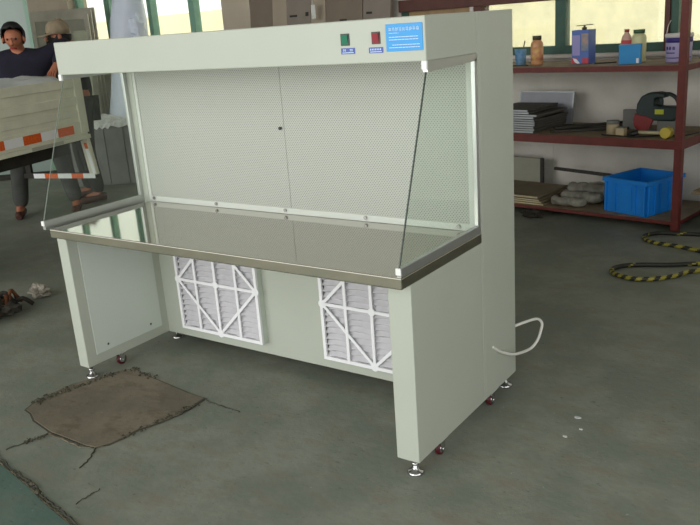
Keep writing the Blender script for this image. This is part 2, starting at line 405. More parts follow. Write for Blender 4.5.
# tall windows in the far left
w2 = thing('window_2', '', 'window'); del w2['label']; del w2['category']; w2['kind'] = 'structure'
f = MB()
wbox(f, -9.45, -5.72, DW+.02, DW+.12, 1.185, 1.26); wbox(f, -9.45, -5.72, DW+.02, DW+.12, 3.62, 3.7); pass
wbox(f, -11.4, -9.45, DW+.02, DW+.12, 2.42, 2.48); wbox(f, -11.4, -9.45, DW+.02, DW+.12, 3.62, 3.7); wbox(f, -10.45, -10.37, DW+.02, DW+.12, 2.48, 3.62)
mull = [(-9.45, -9.36), (-8.62, -8.48), (-7.52, -7.43), (-6.58, -6.47), (-5.80, -5.72)]
for a, b in mull: wbox(f, a, b, DW+.02, DW+.12, 1.26, 3.62)
f.build('window_frame', 'win_green_hazed', w2)
for (a, b), (c, d) in zip(mull[:-1], mull[1:]):
    f = MB(); wbox(f, b, c, DW+.06, DW+.066, 1.26, 3.62); f.build('window_pane', 'winglass', w2)
for b, c in ((-11.4, -10.45), (-10.37, -9.45)):
    f = MB(); wbox(f, b, c, DW+.06, DW+.066, 2.48, 3.62); f.build('window_pane', 'winglass', w2)
m = MB(); wbox(m, -9.45, -5.72, DW-.06, DW+.2, 1.15, 1.185); struct(m.build('trim_4', 'sill'))
w3 = thing('window_3', '', 'window'); del w3['label']; del w3['category']; w3['kind'] = 'structure'
f = MB(); wbox(f, -12.6, -11.4, DW+.02, DW+.12, 1.185, 1.26); wbox(f, -12.6, -11.4, DW+.02, DW+.12, 3.62, 3.7); wbox(f, -12.6, -12.52, DW+.02, DW+.12, 1.26, 3.62); f.build('window_frame', 'win_green', w3)
f = MB(); wbox(f, -12.52, -11.4, DW+.06, DW+.066, 1.26, 3.62); f.build('window_pane', 'winglass_dusty', w3)
# outside
m = MB(); wbox(m, -24, 8, DW+.22, 14, -.12, -.02); tag(struct(m.build('ground', 'outground')), 'pale ground outside the windows', 'ground')
m = MB(); wbox(m, -24, 8, 5.2, 5.4, -.02, 2.05); o = m.build('boundary_wall', 'outwall'); struct(o); tag(o, 'pale yellow boundary wall outside the windows', 'wall')

# floor marks
pts = [(-.575, -.289), (-.60, -.24), (-.615, -.198), (-.60, -.1), (-.599, -.013), (-.56, .07), (-.532, .145), (-.50, .2), (-.47, .245), (-.40, .225), (-.27, .215), (-.115, .19), (.0, .178), (.1, .164), (.112, .08), (.105, .006), (.08, -.09), (.054, -.172), (.042, -.25), (.035, -.32), (.0, -.36), (-.051, -.376), (-.17, -.372), (-.286, -.377), (-.38, -.35), (-.456, -.334), (-.52, -.31)]
jp = [(x+random.uniform(-.008, .008), y+random.uniform(-.008, .008)) for x, y in pts]
struct(MB().prism([(x*1.0+(x+.25)*.03, y+(y+.08)*.03) for x, y in jp], 0, .0025).build('floor_gap', 'gap'))
struct(MB().prism(jp, 0, .006).build('floor_patch', 'patch'))
cr = [(-.60, -.565), (-.235, -.646), (-.14, -.66), (-.052, -.677), (.02, -.688), (.088, -.707), (.15, -.722), (.219, -.735), (.29, -.748), (.356, -.76), (.75, -.83)]
struct(MB().prism(cr+[(.75, -1.8), (-.60, -1.8)], 0, .009).build('floor_section', 'floor_teal'))
path = smooth_path([(x, y+.006, .004) for x, y in cr], 6)
path = [p+Vector((random.uniform(-.003, .003), random.uniform(-.003, .003), random.uniform(-.002, .001))) for p in path]
struct(MB().tube(path, [random.uniform(.003, .005) for _ in path], 6).build('floor_ridge', 'crack'))
path = [p+Vector((random.uniform(-.004, .004), .015+random.uniform(-.004, .004), -.001)) for p in path]
struct(MB().tube(path, [random.uniform(.003, .0065) for _ in path], 6).build('floor_seam', 'gap'))
def crack(name, ps, r, matn):
    p = smooth_path([(x, y, 0) for x, y in ps], 6)
    p = [q+Vector((random.uniform(-.005, .005), random.uniform(-.005, .005), .002)) for q in p]
    struct(MB().tube(p, [random.uniform(.25, .6)*r for _ in p], 5).build(name, matn))
crack('floor_crack', [(.083, -.502), (.05, -.43), (.014, -.37)], .007, 'gap')
crack('floor_crack', [(-.33, -.56), (-.315, -.5), (-.292, -.44), (-.29, -.38)], .008, 'gap')
crack('floor_crack', [(-.078, .161), (-.085, .09), (-.096, .029)], .006, 'gap')
crack('floor_crack', [(.275, -.67), (.272, -.61), (.277, -.56)], .005, 'gap')
crack('floor_crack', [(.1, .164), (.2, .155), (.34, .15)], .006, 'gap')
crack('floor_crack', [(-.29, -.385), (-.17, -.385), (-.05, -.39), (.02, -.345)], .008, 'crack')
# loose crumbs along the broken edges
m = MB()
def crumbs(p0, p1, n, spread, r0, r1):
    for _ in range(n):
        t = random.random(); x = p0[0]+(p1[0]-p0[0])*t+random.gauss(0, spread); y = p0[1]+(p1[1]-p0[1])*t+random.gauss(0, spread); r = random.uniform(r0, r1)
        m.ball((x, y, .006+r*.4), (r*random.uniform(.7, 1.5), r, r*.7), 0, 1, .3)
crumbs((.05, -.25), (.11, .1), 80, .012, .002, .007)
crumbs((-.60, -.2), (-.5, .2), 80, .013, .002, .008)
crumbs((-.61, -.22), (-.57, -.12), 30, .015, .003, .010)
crumbs((-.3, -.5), (-.28, -.39), 30, .012, .002, .007)
crumbs((.0, -.67), (.1, -.7), 22, .01, .003, .009)
crumbs((-.48, .24), (-.3, .22), 30, .014, .002, .008)
o = m.build('mortar_crumbs', 'crumb'); tag(o, 'grey-brown mortar crumbs along the broken edges of the floor patch', 'crumbs', kind='stuff')
for i, (x, y, l, a, lab) in enumerate(((1.628, .748, .028, .3, 'thin white scrap on the floor, farthest of the three scraps right of the cabinet'), (1.673, .662, .012, 1.0, 'small round white scrap on the floor, middle one of three right of the cabinet'), (1.638, .582, .018, .7, 'white torn scrap on the floor, nearest of the three scraps right of the cabinet'))):
    m = MB(); n = 7
    m.slab([(x+l*math.cos(k*2*PI/n+a)*random.uniform(.4, .7), y+.4*l*math.sin(k*2*PI/n+a)*random.uniform(.5, 1), .001) for k in range(n)], (0, 0, .004))
    tag(m.build('paper_scrap', 'paper'), lab, 'scrap')

# ------------------------------------------------------------------ the clean bench
XL, XR, YH, YC, YB = -.6457, 1.2904, .2292, .604, .9237
ZB, ZT, ZH = .0653, 1.6, 1.4555
ZW0, ZW1 = .7423, .7828
bench = thing('clean_bench', 'large cream clean air workbench with perforated back, steel worktop and slanted glass sides', 'cabinet', (.32, .5, 0))
def part(mb, name, mats, par=bench, **k): return mb.build(name, mats, par, world=True, **k)
# rear cabinet body with a hollow front opening above the worktop
m = MB()
m.box((XL, YC+.016, ZB), (XR, YB, ZT), 0, .003)
m.box((XL, YC, ZB), (XL+.055, YC+.017, ZT), 0, .002); m.box((XR-.02, YC, ZB), (XR, YC+.017, ZT), 0, .002)
part(m, 'cabinet_body', 'cream')
m = MB(); m.box((XL+.055, YC+.002, ZW1), (XL+.075, YC+.016, ZH), 0, .002); m.box((XR-.05, YC+.002, ZW1), (XR-.02, YC+.016, ZH), 0, .002); m.box((XL+.075, YC+.003, ZW1), (XR-.05, YC+.016, ZW1+.028), 0, .002)
pf = part(m, 'outlet_frame', 'outlet_white')
for x in (-.551, -.112, .319, .756, 1.194):
    part(MB().lathe([(.008, -.004), (.008, .001), (.005, .003)], (x, YC-.0005, .801), 10, axis='Y'), 'screw', 'screw', pf)
hood = part(MB().box((XL, YH, ZH), (XR, YC-.002, ZT), 0, .004), 'hood', 'cream')
for a, b in ((XL+.075, .3505), (.3525, XR-.05)):
    pp = part(MB().box((a, YC+.007, ZW1+.028), (b, YC+.016, ZH+.02), 0), 'perforated_panel', 'perf')
part(MB().lathe([(.007, -.008), (.007, 0), (.004, .003)], (.333, YC+.004, 1.171), 12, axis='Y'), 'bolt', 'dark_screw', pp)
# switches, their labels and the name plate
yf = YH
for (x0, x1, cm, nm) in ((.960, .992, 'green_sw', 'green rocker switch'), (1.087, 1.117, 'red_sw', 'dark red rocker switch')):
    m = MB(); m.box((x0-.002, yf-.003, 1.518), (x1+.002, yf+.001, 1.558), 0, .001)
    m.hexa([(x0+.003, yf-.004, 1.522), (x1-.003, yf-.004, 1.522), (x1-.003, yf, 1.522), (x0+.003, yf, 1.522), (x0+.003, yf-.009, 1.554), (x1-.003, yf-.009, 1.554), (x1-.003, yf, 1.554), (x0+.003, yf, 1.554)], 1)
    o = part(m, 'power_switch', ['switch_rim', cm], hood); o['label'] = nm
for k, (x0, x1, z0, z1) in enumerate(((.957, 1.014, 1.490, 1.510), (1.072, 1.128, 1.489, 1.508))):
    m = MB(); m.box((x0, yf-.002, z0), (x1, yf+.001, z1), 0)
    w = x1-x0
    m.box((x0+.005, yf-.0028, z0+.003), (x1-.005, yf-.001, z0+.0055), 1)
    if k == 0:
        for a in (.16, .27, .66, .77): m.box((x0+w*a, yf-.0028, z0+.009), (x0+w*a+.004, yf-.001, z0+.016), 1)
        for a in (.14, .64): m.box((x0+w*a, yf-.0028, z0+.0115), (x0+w*a+.013, yf-.001, z0+.0135), 1)
    else:
        for a in range(7): m.box((x0+.006+a*.0065, yf-.0028, z0+.009), (x0+.006+a*.0065+.003, yf-.001, z0+.015), 1)
    part(m, 'switch_label', ['label_blue', 'white_ink'], hood)
m = MB(); x0, x1, z0, z1 = 1.142, 1.281, 1.492, 1.579
m.box((x0, yf-.0025, z0), (x1, yf+.001, z1), 0, .0008)
rs = random.Random(5); yy = (yf-.0032, yf-.001)
for g in range(9):                                   # the title row: nine dense characters
    gx = x0+.012+g*.0131
    for q in range(3): m.box((gx+.001+q*.0036, yy[0], z1-.0235+rs.uniform(0, .003)), (gx+.0022+q*.0036, yy[1], z1-.010-rs.uniform(0, .003)), 1)
    for q in range(2): m.box((gx, yy[0], z1-.020+q*.006+rs.uniform(-.001, .001)), (gx+.0098, yy[1], z1-.0188+q*.006), 1)
def line(z, a, b, h=.0022):
    x = a
    while x < b-.002:
        w = min(rs.uniform(.006, .016), b-x); m.box((x, yy[0], z), (x+w, yy[1], z+h), 1); x += w+.0016
line(z1-.030, x0+.012, x0+.05, .0016)
line(z0+.044, x0+.012, x0+.122); line(z0+.0355, x0+.012, x0+.125); line(z0+.019, x0+.024, x0+.128); line(z0+.0105, x0+.012, x0+.128)
part(m, 'name_plate', ['plate_blue', 'white_ink'], hood)
# worktop: a folded stainless tray
m = MB(); m.box((-.592, 0, ZW0), (XR+.002, YC+.002, ZW1), 0, .004)
m.box((-.592, .001, ZW1-.0005), (XR, .012, ZW1+.002), 0)
part(m, 'worktop', 'steel')
# glass sides with their metal channels
for sx, xo in ((1, XR-.018), (-1, XL)):
    x0, x1 = xo, xo+.018; xm = xo+.006 if sx > 0 else xo+.006
    zc0 = ZW1+.002; fy = .0
    # bottom channel on the worktop edge, top channel under the hood, rear channel on the body
    m = MB()
    m.box((x0, fy+.004, zc0-(.002 if sx > 0 else .010)), (x1, YC, ZW1+.032), 0, .002); part(m, 'glass_channel', 'alu')
    hf, hr = (.034, .025) if sx > 0 else (.022, .018)
    m = MB(); m.hexa([(x0, YH+.006, ZH-hf), (x1, YH+.006, ZH-hf), (x1, YC, ZH-hr), (x0, YC, ZH-hr), (x0, YH+.006, ZH), (x1, YH+.006, ZH), (x1, YC, ZH), (x0, YC, ZH)]); part(m, 'glass_channel', 'alu')
    m = MB(); m.box((x0, YC-.022, ZW1+.032), (x1, YC, ZH-.017), 0, .002); part(m, 'glass_channel', 'alu')
    m = MB(); m.slab([(xm, fy+.012, ZW1+.03), (xm, YC-.004, ZW1+.03), (xm, YC-.004, ZH-.016), (xm, YH+.016, ZH-.016)], (.006, 0, 0)); g = part(m, 'glass_panel', 'glass')
    m = MB(); d = Vector((0, YH+.014-fy-.010, ZH-ZW1-.058)).normalized()
    m.bar((xm+.003, fy+.008, ZW1+.03), (xm+.003, YH+.012, ZH-.028), .0045 if sx > 0 else .003, .0045 if sx > 0 else .003, up=(0, 1, 0)); part(m, 'glass_edge', 'glass_edge' if sx > 0 else 'glass_edge_pale', g)
    m = MB(); m.box((x0-.001, fy-.001, ZW1+.010), (x1+.001, fy+.006, ZW1+.034), 0, .002); part(m, 'end_cap', 'alu_white')
    m = MB(); m.box((x0-.001, YH-.003, ZH-.026), (x1+.001, YH+.008, ZH+.003), 0, .002); part(m, 'end_cap', 'alu_white')
# legs: deep side panels
for (x0, x1, inn) in ((XL+.01, -.567, 1), (1.198, XR, -1)):
    leg = part(MB().box((x0, .0587, ZB), (x1, YC, ZW0), 0, .003), 'side_leg', 'cream')
    xi = x1 if inn > 0 else x0
    m = MB(); m.box((min(xi, xi+inn*.003), .115, ZB+.05), (max(xi, xi+inn*.003), .545, ZW0-.01), 0, .001); cp = part(m, 'cover_panel', 'cream_lit', leg)
    for y, z in ((.19, ZB+.08), (.47, ZB+.085)): part(MB().lathe([(.006, 0), (.006, .002), (.003, .003)], (xi+inn*.002, y, z), 8, axis='X'), 'screw', 'dark_screw', cp)
lp = part(MB().box((-.567, .589, ZB), (1.198, .606, ZW0), 0, .002), 'lower_panel', 'cream')
# air filters
for x0 in (-.408, .516):
    fw_, zb, zt = .552, .128, .668; x1 = x0+fw_; y0, y1 = .546, .590
    m = MB(); e = .016
    y1f = y0+.012
    m.box((x0, y0, zb), (x0+e, y1f, zt)); m.box((x1-e, y0, zb), (x1, y1f, zt)); m.box((x0+e, y0, zb), (x1-e, y1f, zb+e)); m.box((x0+e, y0, zt-e), (x1-e, y1f, zt))
    xm, zm = (x0+x1)/2, (zb+zt)/2; ya, yb = y0+.0005, y0+.0045; w = .0145
    for q in (.25, .5, .75): m.box((x0+fw_*q-w/2, ya, zb+e), (x0+fw_*q+w/2, yb, zt-e))
    m.box((x0+e, ya+.0004, zm-w/2), (x1-e, yb-.0004, zm+w/2))
    L, R, T, Bq = (x0+.012, zm), (x1-.012, zm), (xm, zt-.012), (xm, zb+.012)
    for a, b in ((L, T), (T, R), (R, Bq), (Bq, L)):
        m.bar((a[0], ya+.0024, a[1]), (b[0], ya+.0024, b[1]), .0034, w, up=(0, 0, 1) if False else Vector((b[1]-a[1], 0, -(b[0]-a[0]))).normalized())
    for p in (L, R, T, Bq, (xm, zm)): m.lathe([(.018, ya-.0003), (.018, yb+.0002)], (p[0], 0, p[1]), 16, axis='Y') if p == (xm, zm) else m.lathe([(.02, ya-.0003), (.02, yb+.0002)], (p[0], 0, p[1]), 12, axis='Y')
    fl = part(m, 'air_filter', 'filter_frame')
    m = MB(); g = .003
    m.box((x0, y1f, zb), (x0+g, y1, zt)); m.box((x1-g, y1f, zb), (x1, y1, zt)); m.box((x0+g, y1f, zb), (x1-g, y1, zb+g)); m.box((x0+g, y1f, zt-g), (x1-g, y1, zt)); part(m, 'filter_casing', 'cream_lit', fl)
    # pleats: zig-zag cloth with softly scalloped folds between the uprights
    m = MB(); nx, nz = 48, 120; grid = []
    for j in range(nz+1):
        z = zb+e+(zt-zb-2*e)*j/nz; row = []
        for i in range(nx+1):
            u = i/nx; x = x0+e+(fw_-2*e)*u
            cell = (u*4) % 1; sc = .006*math.sin(cell*PI)
            ph = ((z-sc)/.0285) % 1
            y = y0+.008+.022*(ph if ph < .72 else (1-ph)/.28*.72)
            row.append(m.b.verts.new((x, y, z)))
        grid.append(row)
    for j in range(nz):
        for i in range(nx): m.face([grid[j][i], grid[j][i+1], grid[j+1][i+1], grid[j+1][i]], 0)
    part(m, 'filter_media', 'filter_media', fl)
# feet, casters and cord
for x, y in ((1.253, .092), (1.253, .892), (-.598, .092), (-.585, .66), (-.598, .892)):
    m = MB(); m.lathe([(.030, 0), (.031, .006), (.027, .011), (.014, .015), (.012, .022), (.0085, .024), (.0085, .069)], (x, y, 0), 18)
    m.lathe([(.015, .036), (.015, .046)], (x, y, 0), 6)
    part(m, 'levelling_foot', 'chrome')
for x, y in ((1.27, .25), (1.27, .70), (-.588, .27), (-.588, .80)):
    m = MB(); m.box((x-.022, y-.028, .060), (x+.022, y+.028, .067), 0, .002); m.lathe([(.016, .050), (.018, .061)], (x, y, 0), 12)
    for s in (-1, 1): m.hexa([(x+s*.013-.0015, y-.008, .018), (x+s*.013+.0015, y-.008, .018), (x+s*.013+.0015, y+.012, .018), (x+s*.013-.0015, y+.012, .018), (x+s*.013-.0015, y-.018, .053), (x+s*.013+.0015, y-.018, .053), (x+s*.013+.0015, y+.018, .053), (x+s*.013-.0015, y+.018, .053)])
    m.lathe([(.005, -.018), (.005, .018)], (x, y, .025), 10, axis='X')
    m.lathe([(.014, -.0125), (.017, -.0115), (.017, .0115), (.014, .0125)], (x, y, .0275), 14, axis='X')
    cst = part(m, 'caster', 'chrome')
    m = MB(); m.lathe([(.020, -.010), (.0265, -.008), (.027, 0), (.0265, .008), (.020, .010)], (x, y, .0275), 20, axis='X'); part(m, 'caster_wheel', 'red_wheel', cst)
cp = smooth_path([(1.289, .688, .274), (1.296, .735, .238), (1.302, .788, .208), (1.316, .858, .178), (1.331, .988, .155), (1.345, 1.04, .18), (1.35, 1.067, .218), (1.346, 1.088, .245), (1.334, 1.06, .272), (1.312, .985, .281), (1.285, .935, .277), (1.262, .918, .272)], 7)
part(MB().tube(cp, .0065, 8), 'power_cord', 'cord')

# ------------------------------------------------------------------ storage rack on the right
rack = thing('storage_rack', 'red oxide steel rack with three board shelves against the whitewashed wall', 'rack', bw(0, 0, 0), RZ)
SL, SR = -2.5, .9
for s, d in ((0, 0), (SL, 0), (SL, .68), (0, .68)):
    m = MB(); a = .05
    m.box((s-.025 if s == 0 else s, d-.003, 0), ((s-.025 if s == 0 else s)+a, d+.003, 2.2)) if False else None
    x = s-.025 if s == 0 else s; dy = 1 if d == 0 else -1
    ph = 2.3 if s == 0 and d == 0 else 1.2
    m.box((x, d, 0), (x+.05, d+dy*.006, ph), 0, .001); m.box((x+.046, d, 0), (x+.052, d+dy*.05, ph), 0, .001)
    m.build('post', 'rack_red', rack)
for z0, z1, nm in ((.0525, .0775, 0), (.593, .655, 1), (1.127, 1.166, 2)):
    m = MB(); m.box((SL, -.006, z0), (.03, .0, z1), 0, .001); m.box((SL, .68, z0), (.03, .686, z1)); m.box((.022, 0, z0), (.028, .68, z1)); m.box((SL, .0, z1-.006), (SL+.006, .68, z1))
    for q in (-1.7, -.9): m.box((q, .004, z0), (q+.04, .68, z1-.019))
    m.build('shelf_beam', 'rack_red', rack)
    m = MB(); m.box((SL+.006, .0, z1-.019), (.022, .68, z1), 0, .001); m.build('shelf_board', 'rack_board', rack)
ZS = (.0775, .655, 1.166)
def rt(name, label, cat, s, d, lev, rz=0, group=None, dz=0): return thing(name, label, cat, bw(s, d, ZS[lev]+dz+.0005), RZ+rz, group)
# --- top shelf
t = rt('paint_cup', 'light blue plastic cup with a brush inside, next to the workbench on top shelf', 'cup', -1.42, .28, 2)
MB().lathe([(.040, 0), (.043, .06), (.047, .125), (.044, .125), (.040, .06), (.037, .012)], seg=20).build('cup_body', 'cup_blue', t)
MB().bar((0, 0, .014), (.035, .01, .19), .012, .008, bev=.002).build('brush_handle', 'brush', t)
t = rt('bottle', 'amber bottle with dark olive cap, between the cup and the rectangular tin', 'bottle', -1.268, .28, 2)
MB().lathe([(.046, 0), (.049, .008), (.049, .155), (.047, .17), (.036, .185), (.032, .19), (.032, .2)], seg=20).build('bottle_body', 'amber', t)
MB().lathe([(.0497, .035), (.0497, .14)], seg=20).build('bottle_label', 'amber_lbl', t)
MB().lathe([(.036, .193), (.036, .222), (.033, .225)], seg=18).build('bottle_cap', 'dark_cap', t)
t = rt('thinner_tin', 'tall rectangular blue and lilac metal tin with a handle, by the window mullion', 'tin', -.885, .30, 2)
m = MB(); m.box((-.062, -.055, 0), (.080, .06, .252), 0, .004); m.build('tin_body', 'tin_blue', t)
m = MB(); m.box((-.055, -.0565, .065), (.008, -.054, .215), 0); m.build('tin_front_print', 'tin_lilac', t)
m = MB(); m.box((.018, -.0565, .10), (.077, -.054, .225), 0); m.build('tin_picture', 'tin_pic', t)
m = MB(); m.box((-.0625, -.0568, .004), (-.01, -.054, .045), 0); m.build('tin_base_band', 'tin_red', t); m = MB(); m.box((.03, -.0568, .004), (.0805, -.054, .045), 0); m.build('tin_base_band', 'tin_red', t)
m = MB(); m.slab([(-.05, -.0572, .045), (-.02, -.0572, .04), (.01, -.0572, .006), (-.01, -.0572, .003), (-.035, -.0572, .018)], (0, .002, 0)); m.build('tin_emblem', 'white_paint', t)
m = MB(); m.lathe([(.018, .252), (.018, .27)], (.015, 0, 0), 14); m.bar((-.05, 0, .282), (.085, .0, .288), .016, .006, bev=.002); m.bar((.015, 0, .268), (.015, 0, .286), .012, .012, up=(1, 0, 0)); m.build('tin_handle', 'dark_cap', t)
t = rt('box', 'bright blue cardboard box standing in front of two bottles on the top shelf', 'box', -.455, .20, 2, .35)
m = MB(); m.box((-.075, -.05, 0), (.075, .05, .135), 0, .003); m.build('box_body', 'cyan_box', t)
m = MB(); m.box((-.077, -.052, .118), (.077, .052, .137), 0, .002); m.build('box_lid', 'cyan_box', t)
m = MB(); m.box((.045, -.0512, .005), (.063, -.0498, .04), 0); m.build('box_sticker', 'white_paint', t)
t = rt('bottle', 'slim pale bottle with red label and red cap, behind the bright blue box', 'bottle', -.56, .36, 2)
MB().lathe([(.038, 0), (.04, .01), (.037, .08), (.04, .15), (.034, .185), (.016, .21), (.015, .225)], seg=18).build('bottle_body', 'cola', t)
MB().lathe([(.0395, .10), (.0405, .125), (.0405, .16)], seg=18).build('bottle_label', 'cola_lbl', t)
MB().lathe([(.018, .218), (.018, .238)], seg=14).build('bottle_cap', 'cap_red', t)
t = rt('bottle', 'wide cream translucent bottle with dark green cap, behind the bright blue box', 'bottle', -.465, .36, 2)
MB().lathe([(.05, 0), (.053, .01), (.053, .17), (.046, .192), (.036, .2), (.036, .21)], seg=20).build('bottle_body', 'milk', t)
MB().lathe([(.041, .205), (.041, .228), (.038, .232)], seg=18).build('bottle_cap', 'cap_green', t)
t = rt('paint_bucket', 'lilac and indigo paint bucket with white lid, behind the rack post', 'bucket', -.145, .30, 2)
MB().lathe([(.083, 0), (.085, .004), (.091, .17), (.088, .178)], seg=28).build('bucket_body', 'bucket', t)
m = MB(); m.lathe([(.0846, .002), (.0862, .035)], seg=28); m.build('bucket_band', 'bucket_band', t); m = MB(); m.lathe([(.0906, .135), (.0918, .168)], seg=28); m.build('bucket_band', 'bucket_band', t)
m = MB()
for a0 in (-2.22, -1.90, -1.58):
    for da in (-.07, .0, .07):
        a = a0+da; x, y = .0895*math.cos(a), .0895*math.sin(a); m.bar((x, y, .088), (x, y, .108+.004*(da == 0)), .003, .003, up=(1, 0, 0))
    for z in (.091, .099, .106):
        m.bar((.0895*math.cos(a0-.1), .0895*math.sin(a0-.1), z), (.0895*math.cos(a0+.1), .0895*math.sin(a0+.1), z), .003, .003)
for k in range(11):
    a = -2.30+k*.075; m.bar((.0885*math.cos(a), .0885*math.sin(a), .066), (.0885*math.cos(a+.05), .0885*math.sin(a+.05), .066), .003, .008)
m.build('bucket_lettering', 'bucket_band', t)
MB().lathe([(.095, .172), (.096, .19), (.09, .196), (.02, .193)], seg=28).build('bucket_lid', 'bucket_lid', t)
pth = smooth_path([(-.094, 0, .18), (-.07, -.03, .25), (-.045, -.05, .285)], 5); MB().tube(pth, .003, 6).build('bucket_handle', 'bucket_lid', t)
t = tag(MB().bar((-.07, 0, .006), (.09, .02, .006), .012, .01, bev=.002).build('pencil', 'dark_rod'), 'dark stick lying on the top shelf left of the bright blue box', 'stick'); t.matrix_basis = Matrix.Translation(bw(-.68, .25, ZS[2]+.0005)) @ Matrix.Rotation(RZ+.5, 4, 'Z')
t = tag(MB().bar((-.07, 0, .005), (.07, .0, .005), .02, .008, bev=.002).build('putty_knife', 'dark_rod'), 'dark flat blade lying on the top shelf beside the amber bottle', 'tool'); t.matrix_basis = Matrix.Translation(bw(-1.35, .16, ZS[2]+.0005)) @ Matrix.Rotation(RZ+.1, 4, 'Z')
# --- middle shelf
ords = ['lowest', 'second from bottom', 'third from bottom', 'fourth from bottom', 'fifth from bottom', 'sixth from bottom', 'seventh from bottom', 'eighth from bottom', 'second from top', 'topmost']
z = 0
for i in range(10):
    h = .0185; w = .235 if i < 7 else .26
    m = MB(); jx = random.uniform(-.012, .012)+(0 if i < 7 else .02 if i == 7 else -.05)
    m.box((-w, -.0, 0), (.12, .50, h-.005), 1, .001); m.box((-w, -.002, 0), (.12, .004, h-.0035), 0, .001)
    m.box((.116, 0, 0), (.122, .5, h-.004), 1, .001)
    o = m.build('metal_plate', ['sheet_edge', 'plate_top'])
    tag(o, 'folded grey metal plate in the stack on the middle shelf, %s of ten' % ords[i], 'plate', 'stacked metal plates on the middle shelf')
    o.matrix_basis = Matrix.Translation(bw(-1.27+jx, .03, ZS[1]+.0005+z)) @ Matrix.Rotation(RZ+random.uniform(-.05, .05)+(.06 if i > 7 else 0), 4, 'Z')
    z += h
o = MB().box((-.26, -.006, 0), (.25, .006, .262), 0, .001)
o.box((.238, -.008, 0), (.252, .008, .264), 1); o.box((-.26, -.008, .256), (.25, .008, .265), 1); o.box((-.262, -.008, 0), (-.25, .008, .264), 1)
o = o.build('framed_panel', ['sheet_face', 'sheet_edge']); tag(o, 'pale grey framed panel leaning on the wall behind the stack of metal plates', 'panel')
o.matrix_basis = Matrix.Translation(bw(-1.355, .56, ZS[1]+.004)) @ Matrix.Rotation(RZ, 4, 'Z') @ Matrix.Rotation(-.16, 4, 'X')
for i, (s0, d0, s1, d1, zz, lab) in enumerate(((-1.05, .10, -.55, .42, .010, 'dark steel bar on the middle shelf, nearest of the bars beside the plate stack'), (-1.08, .25, -.60, .52, .010, 'dark steel bar on the middle shelf, middle of the bars beside the plate stack'), (-1.1, .40, -.5, .62, .010, 'dark steel bar on the middle shelf, farthest of the bars beside the plate stack'), (-1.02, .12, -.62, .60, .034, 'dark steel bar lying across the other bars on the middle shelf'))):
    m = MB(); a = bw(s0, d0, ZS[1]+zz+.001); b = bw(s1, d1, ZS[1]+zz+.001); m.bar(a, b, .035, .018, bev=.002)
    tag(m.build('steel_bar', 'dark_rod'), lab, 'bar', 'steel bars on the middle shelf')
t = rt('small_tin', 'small tan tin with grey lid standing left of the power saw', 'tin', -.545, .14, 1)
MB().lathe([(.045, 0), (.046, .08), (.044, .085)], seg=18).build('tin_body', 'tan', t); MB().lathe([(.047, .082), (.047, .105), (.02, .108)], seg=18).build('tin_lid', 'grey_block', t)
t = rt('small_box', 'small tan box beside the small tin on the middle shelf', 'box', -.462, .10, 1)
MB().box((-.03, -.03, 0), (.035, .03, .06), 0, .003).build('box_body', 'tan', t); MB().box((-.028, -.028, .06), (.033, .028, .066), 0).build('box_lid', 'grey_block', t)
t = rt('sanding_block', 'flat grey block standing behind the power saw blade', 'block', -.50, .44, 1)
MB().hexa([(-.10, -.02, 0), (.12, -.02, 0), (.12, .02, 0), (-.10, .02, 0), (-.10, -.02, .15), (.08, -.02, .15), (.08, .02, .15), (-.10, .02, .15)], 0, .003).build('block_body', 'grey_block', t)
MB().hexa([(-.02, -.024, .055), (.10, -.024, .055), (.10, -.02, .055), (-.02, -.02, .055), (.05, -.024, .145), (.09, -.024, .145), (.09, -.02, .145), (.05, -.02, .145)]).build('block_label', 'wood_handle', t)
t = rt('power_saw', 'dark green hand-held power saw with red guard and yellow label, on the middle shelf', 'saw', -.25, .26, 1)
def ring_pts(fn, n=28): return [fn(2*PI*k/n) for k in range(n)]
# body: a rounded vertical housing, thick across d
m = MB(); prof = [(-.155, .16), (-.15, .22), (-.12, .275), (-.07, .30), (.0, .305), (.05, .295), (.055, .265), (.0, .262), (-.02, .25), (-.02, .215), (.03, .205), (.10, .205), (.145, .20), (.155, .17), (.15, .12), (.12, .10), (.0, .10), (-.08, .105), (-.13, .11)]
m.slab([(x, -.05, z) for x, z in prof], (0, .10, 0)); body = m.build('saw_body', 'saw_green', t, bevel=.012)
m = MB(); m.tube(smooth_path([(.03, 0, .285), (.075, 0, .288), (.12, 0, .26), (.142, 0, .21), (.143, 0, .19)], 6), .014, 10); m.tube(smooth_path([(-.02, 0, .29), (.01, 0, .25), (.012, 0, .21)], 4), .017, 10); m.build('saw_handle', 'saw_green', t)
m = MB(); m.box((-.01, -.0535, .15), (.055, -.0495, .185), 0, .001); m.build('saw_label', 'label_yellow', t)
m = MB(); pr = [(-.16, .15)]+[(-.10+.07*math.cos(a), .095+.075*math.sin(a)) for a in [PI*.85+PI*.95*k/10 for k in range(11)]]+[(-.02, .11), (-.06, .13)]
m.slab([(x, -.056, z) for x, z in pr], (0, .02, 0)); m.build('blade_guard', 'saw_red', t, bevel=.003)
m = MB(); m.box((-.12, -.045, .012), (.155, .045, .022), 0, .002); m.box((.0, -.03, .022), (.14, .03, .10), 0, .004); m.box((-.115, -.04, 0), (-.085, .04, .012)); m.box((.12, -.04, 0), (.15, .04, .012)); m.build('base_plate', 'grey_block', t)
t = rt('mallet', 'yellow headed mallet with a pale handle lying in front of the power saw', 'mallet', -.24, .085, 1)
m = MB(); m.tube([(-.10, 0, .035), (.02, 0, .035), (.12, 0, .037)], .012, 10); m.build('mallet_handle', 'wood_handle', t)
m = MB(); m.lathe([(.036, -.035), (.040, -.03), (.040, .03), (.036, .035)], (.125, 0, .041), 18, axis='Y'); m.build('mallet_head', 'yellow', t)
m = MB(); m.tube([(-.155, -.01, .012), (-.12, -.005, .022), (-.08, 0, .034)], [.012, .02, .017], 10); m.build('mallet_grip', 'black', t)
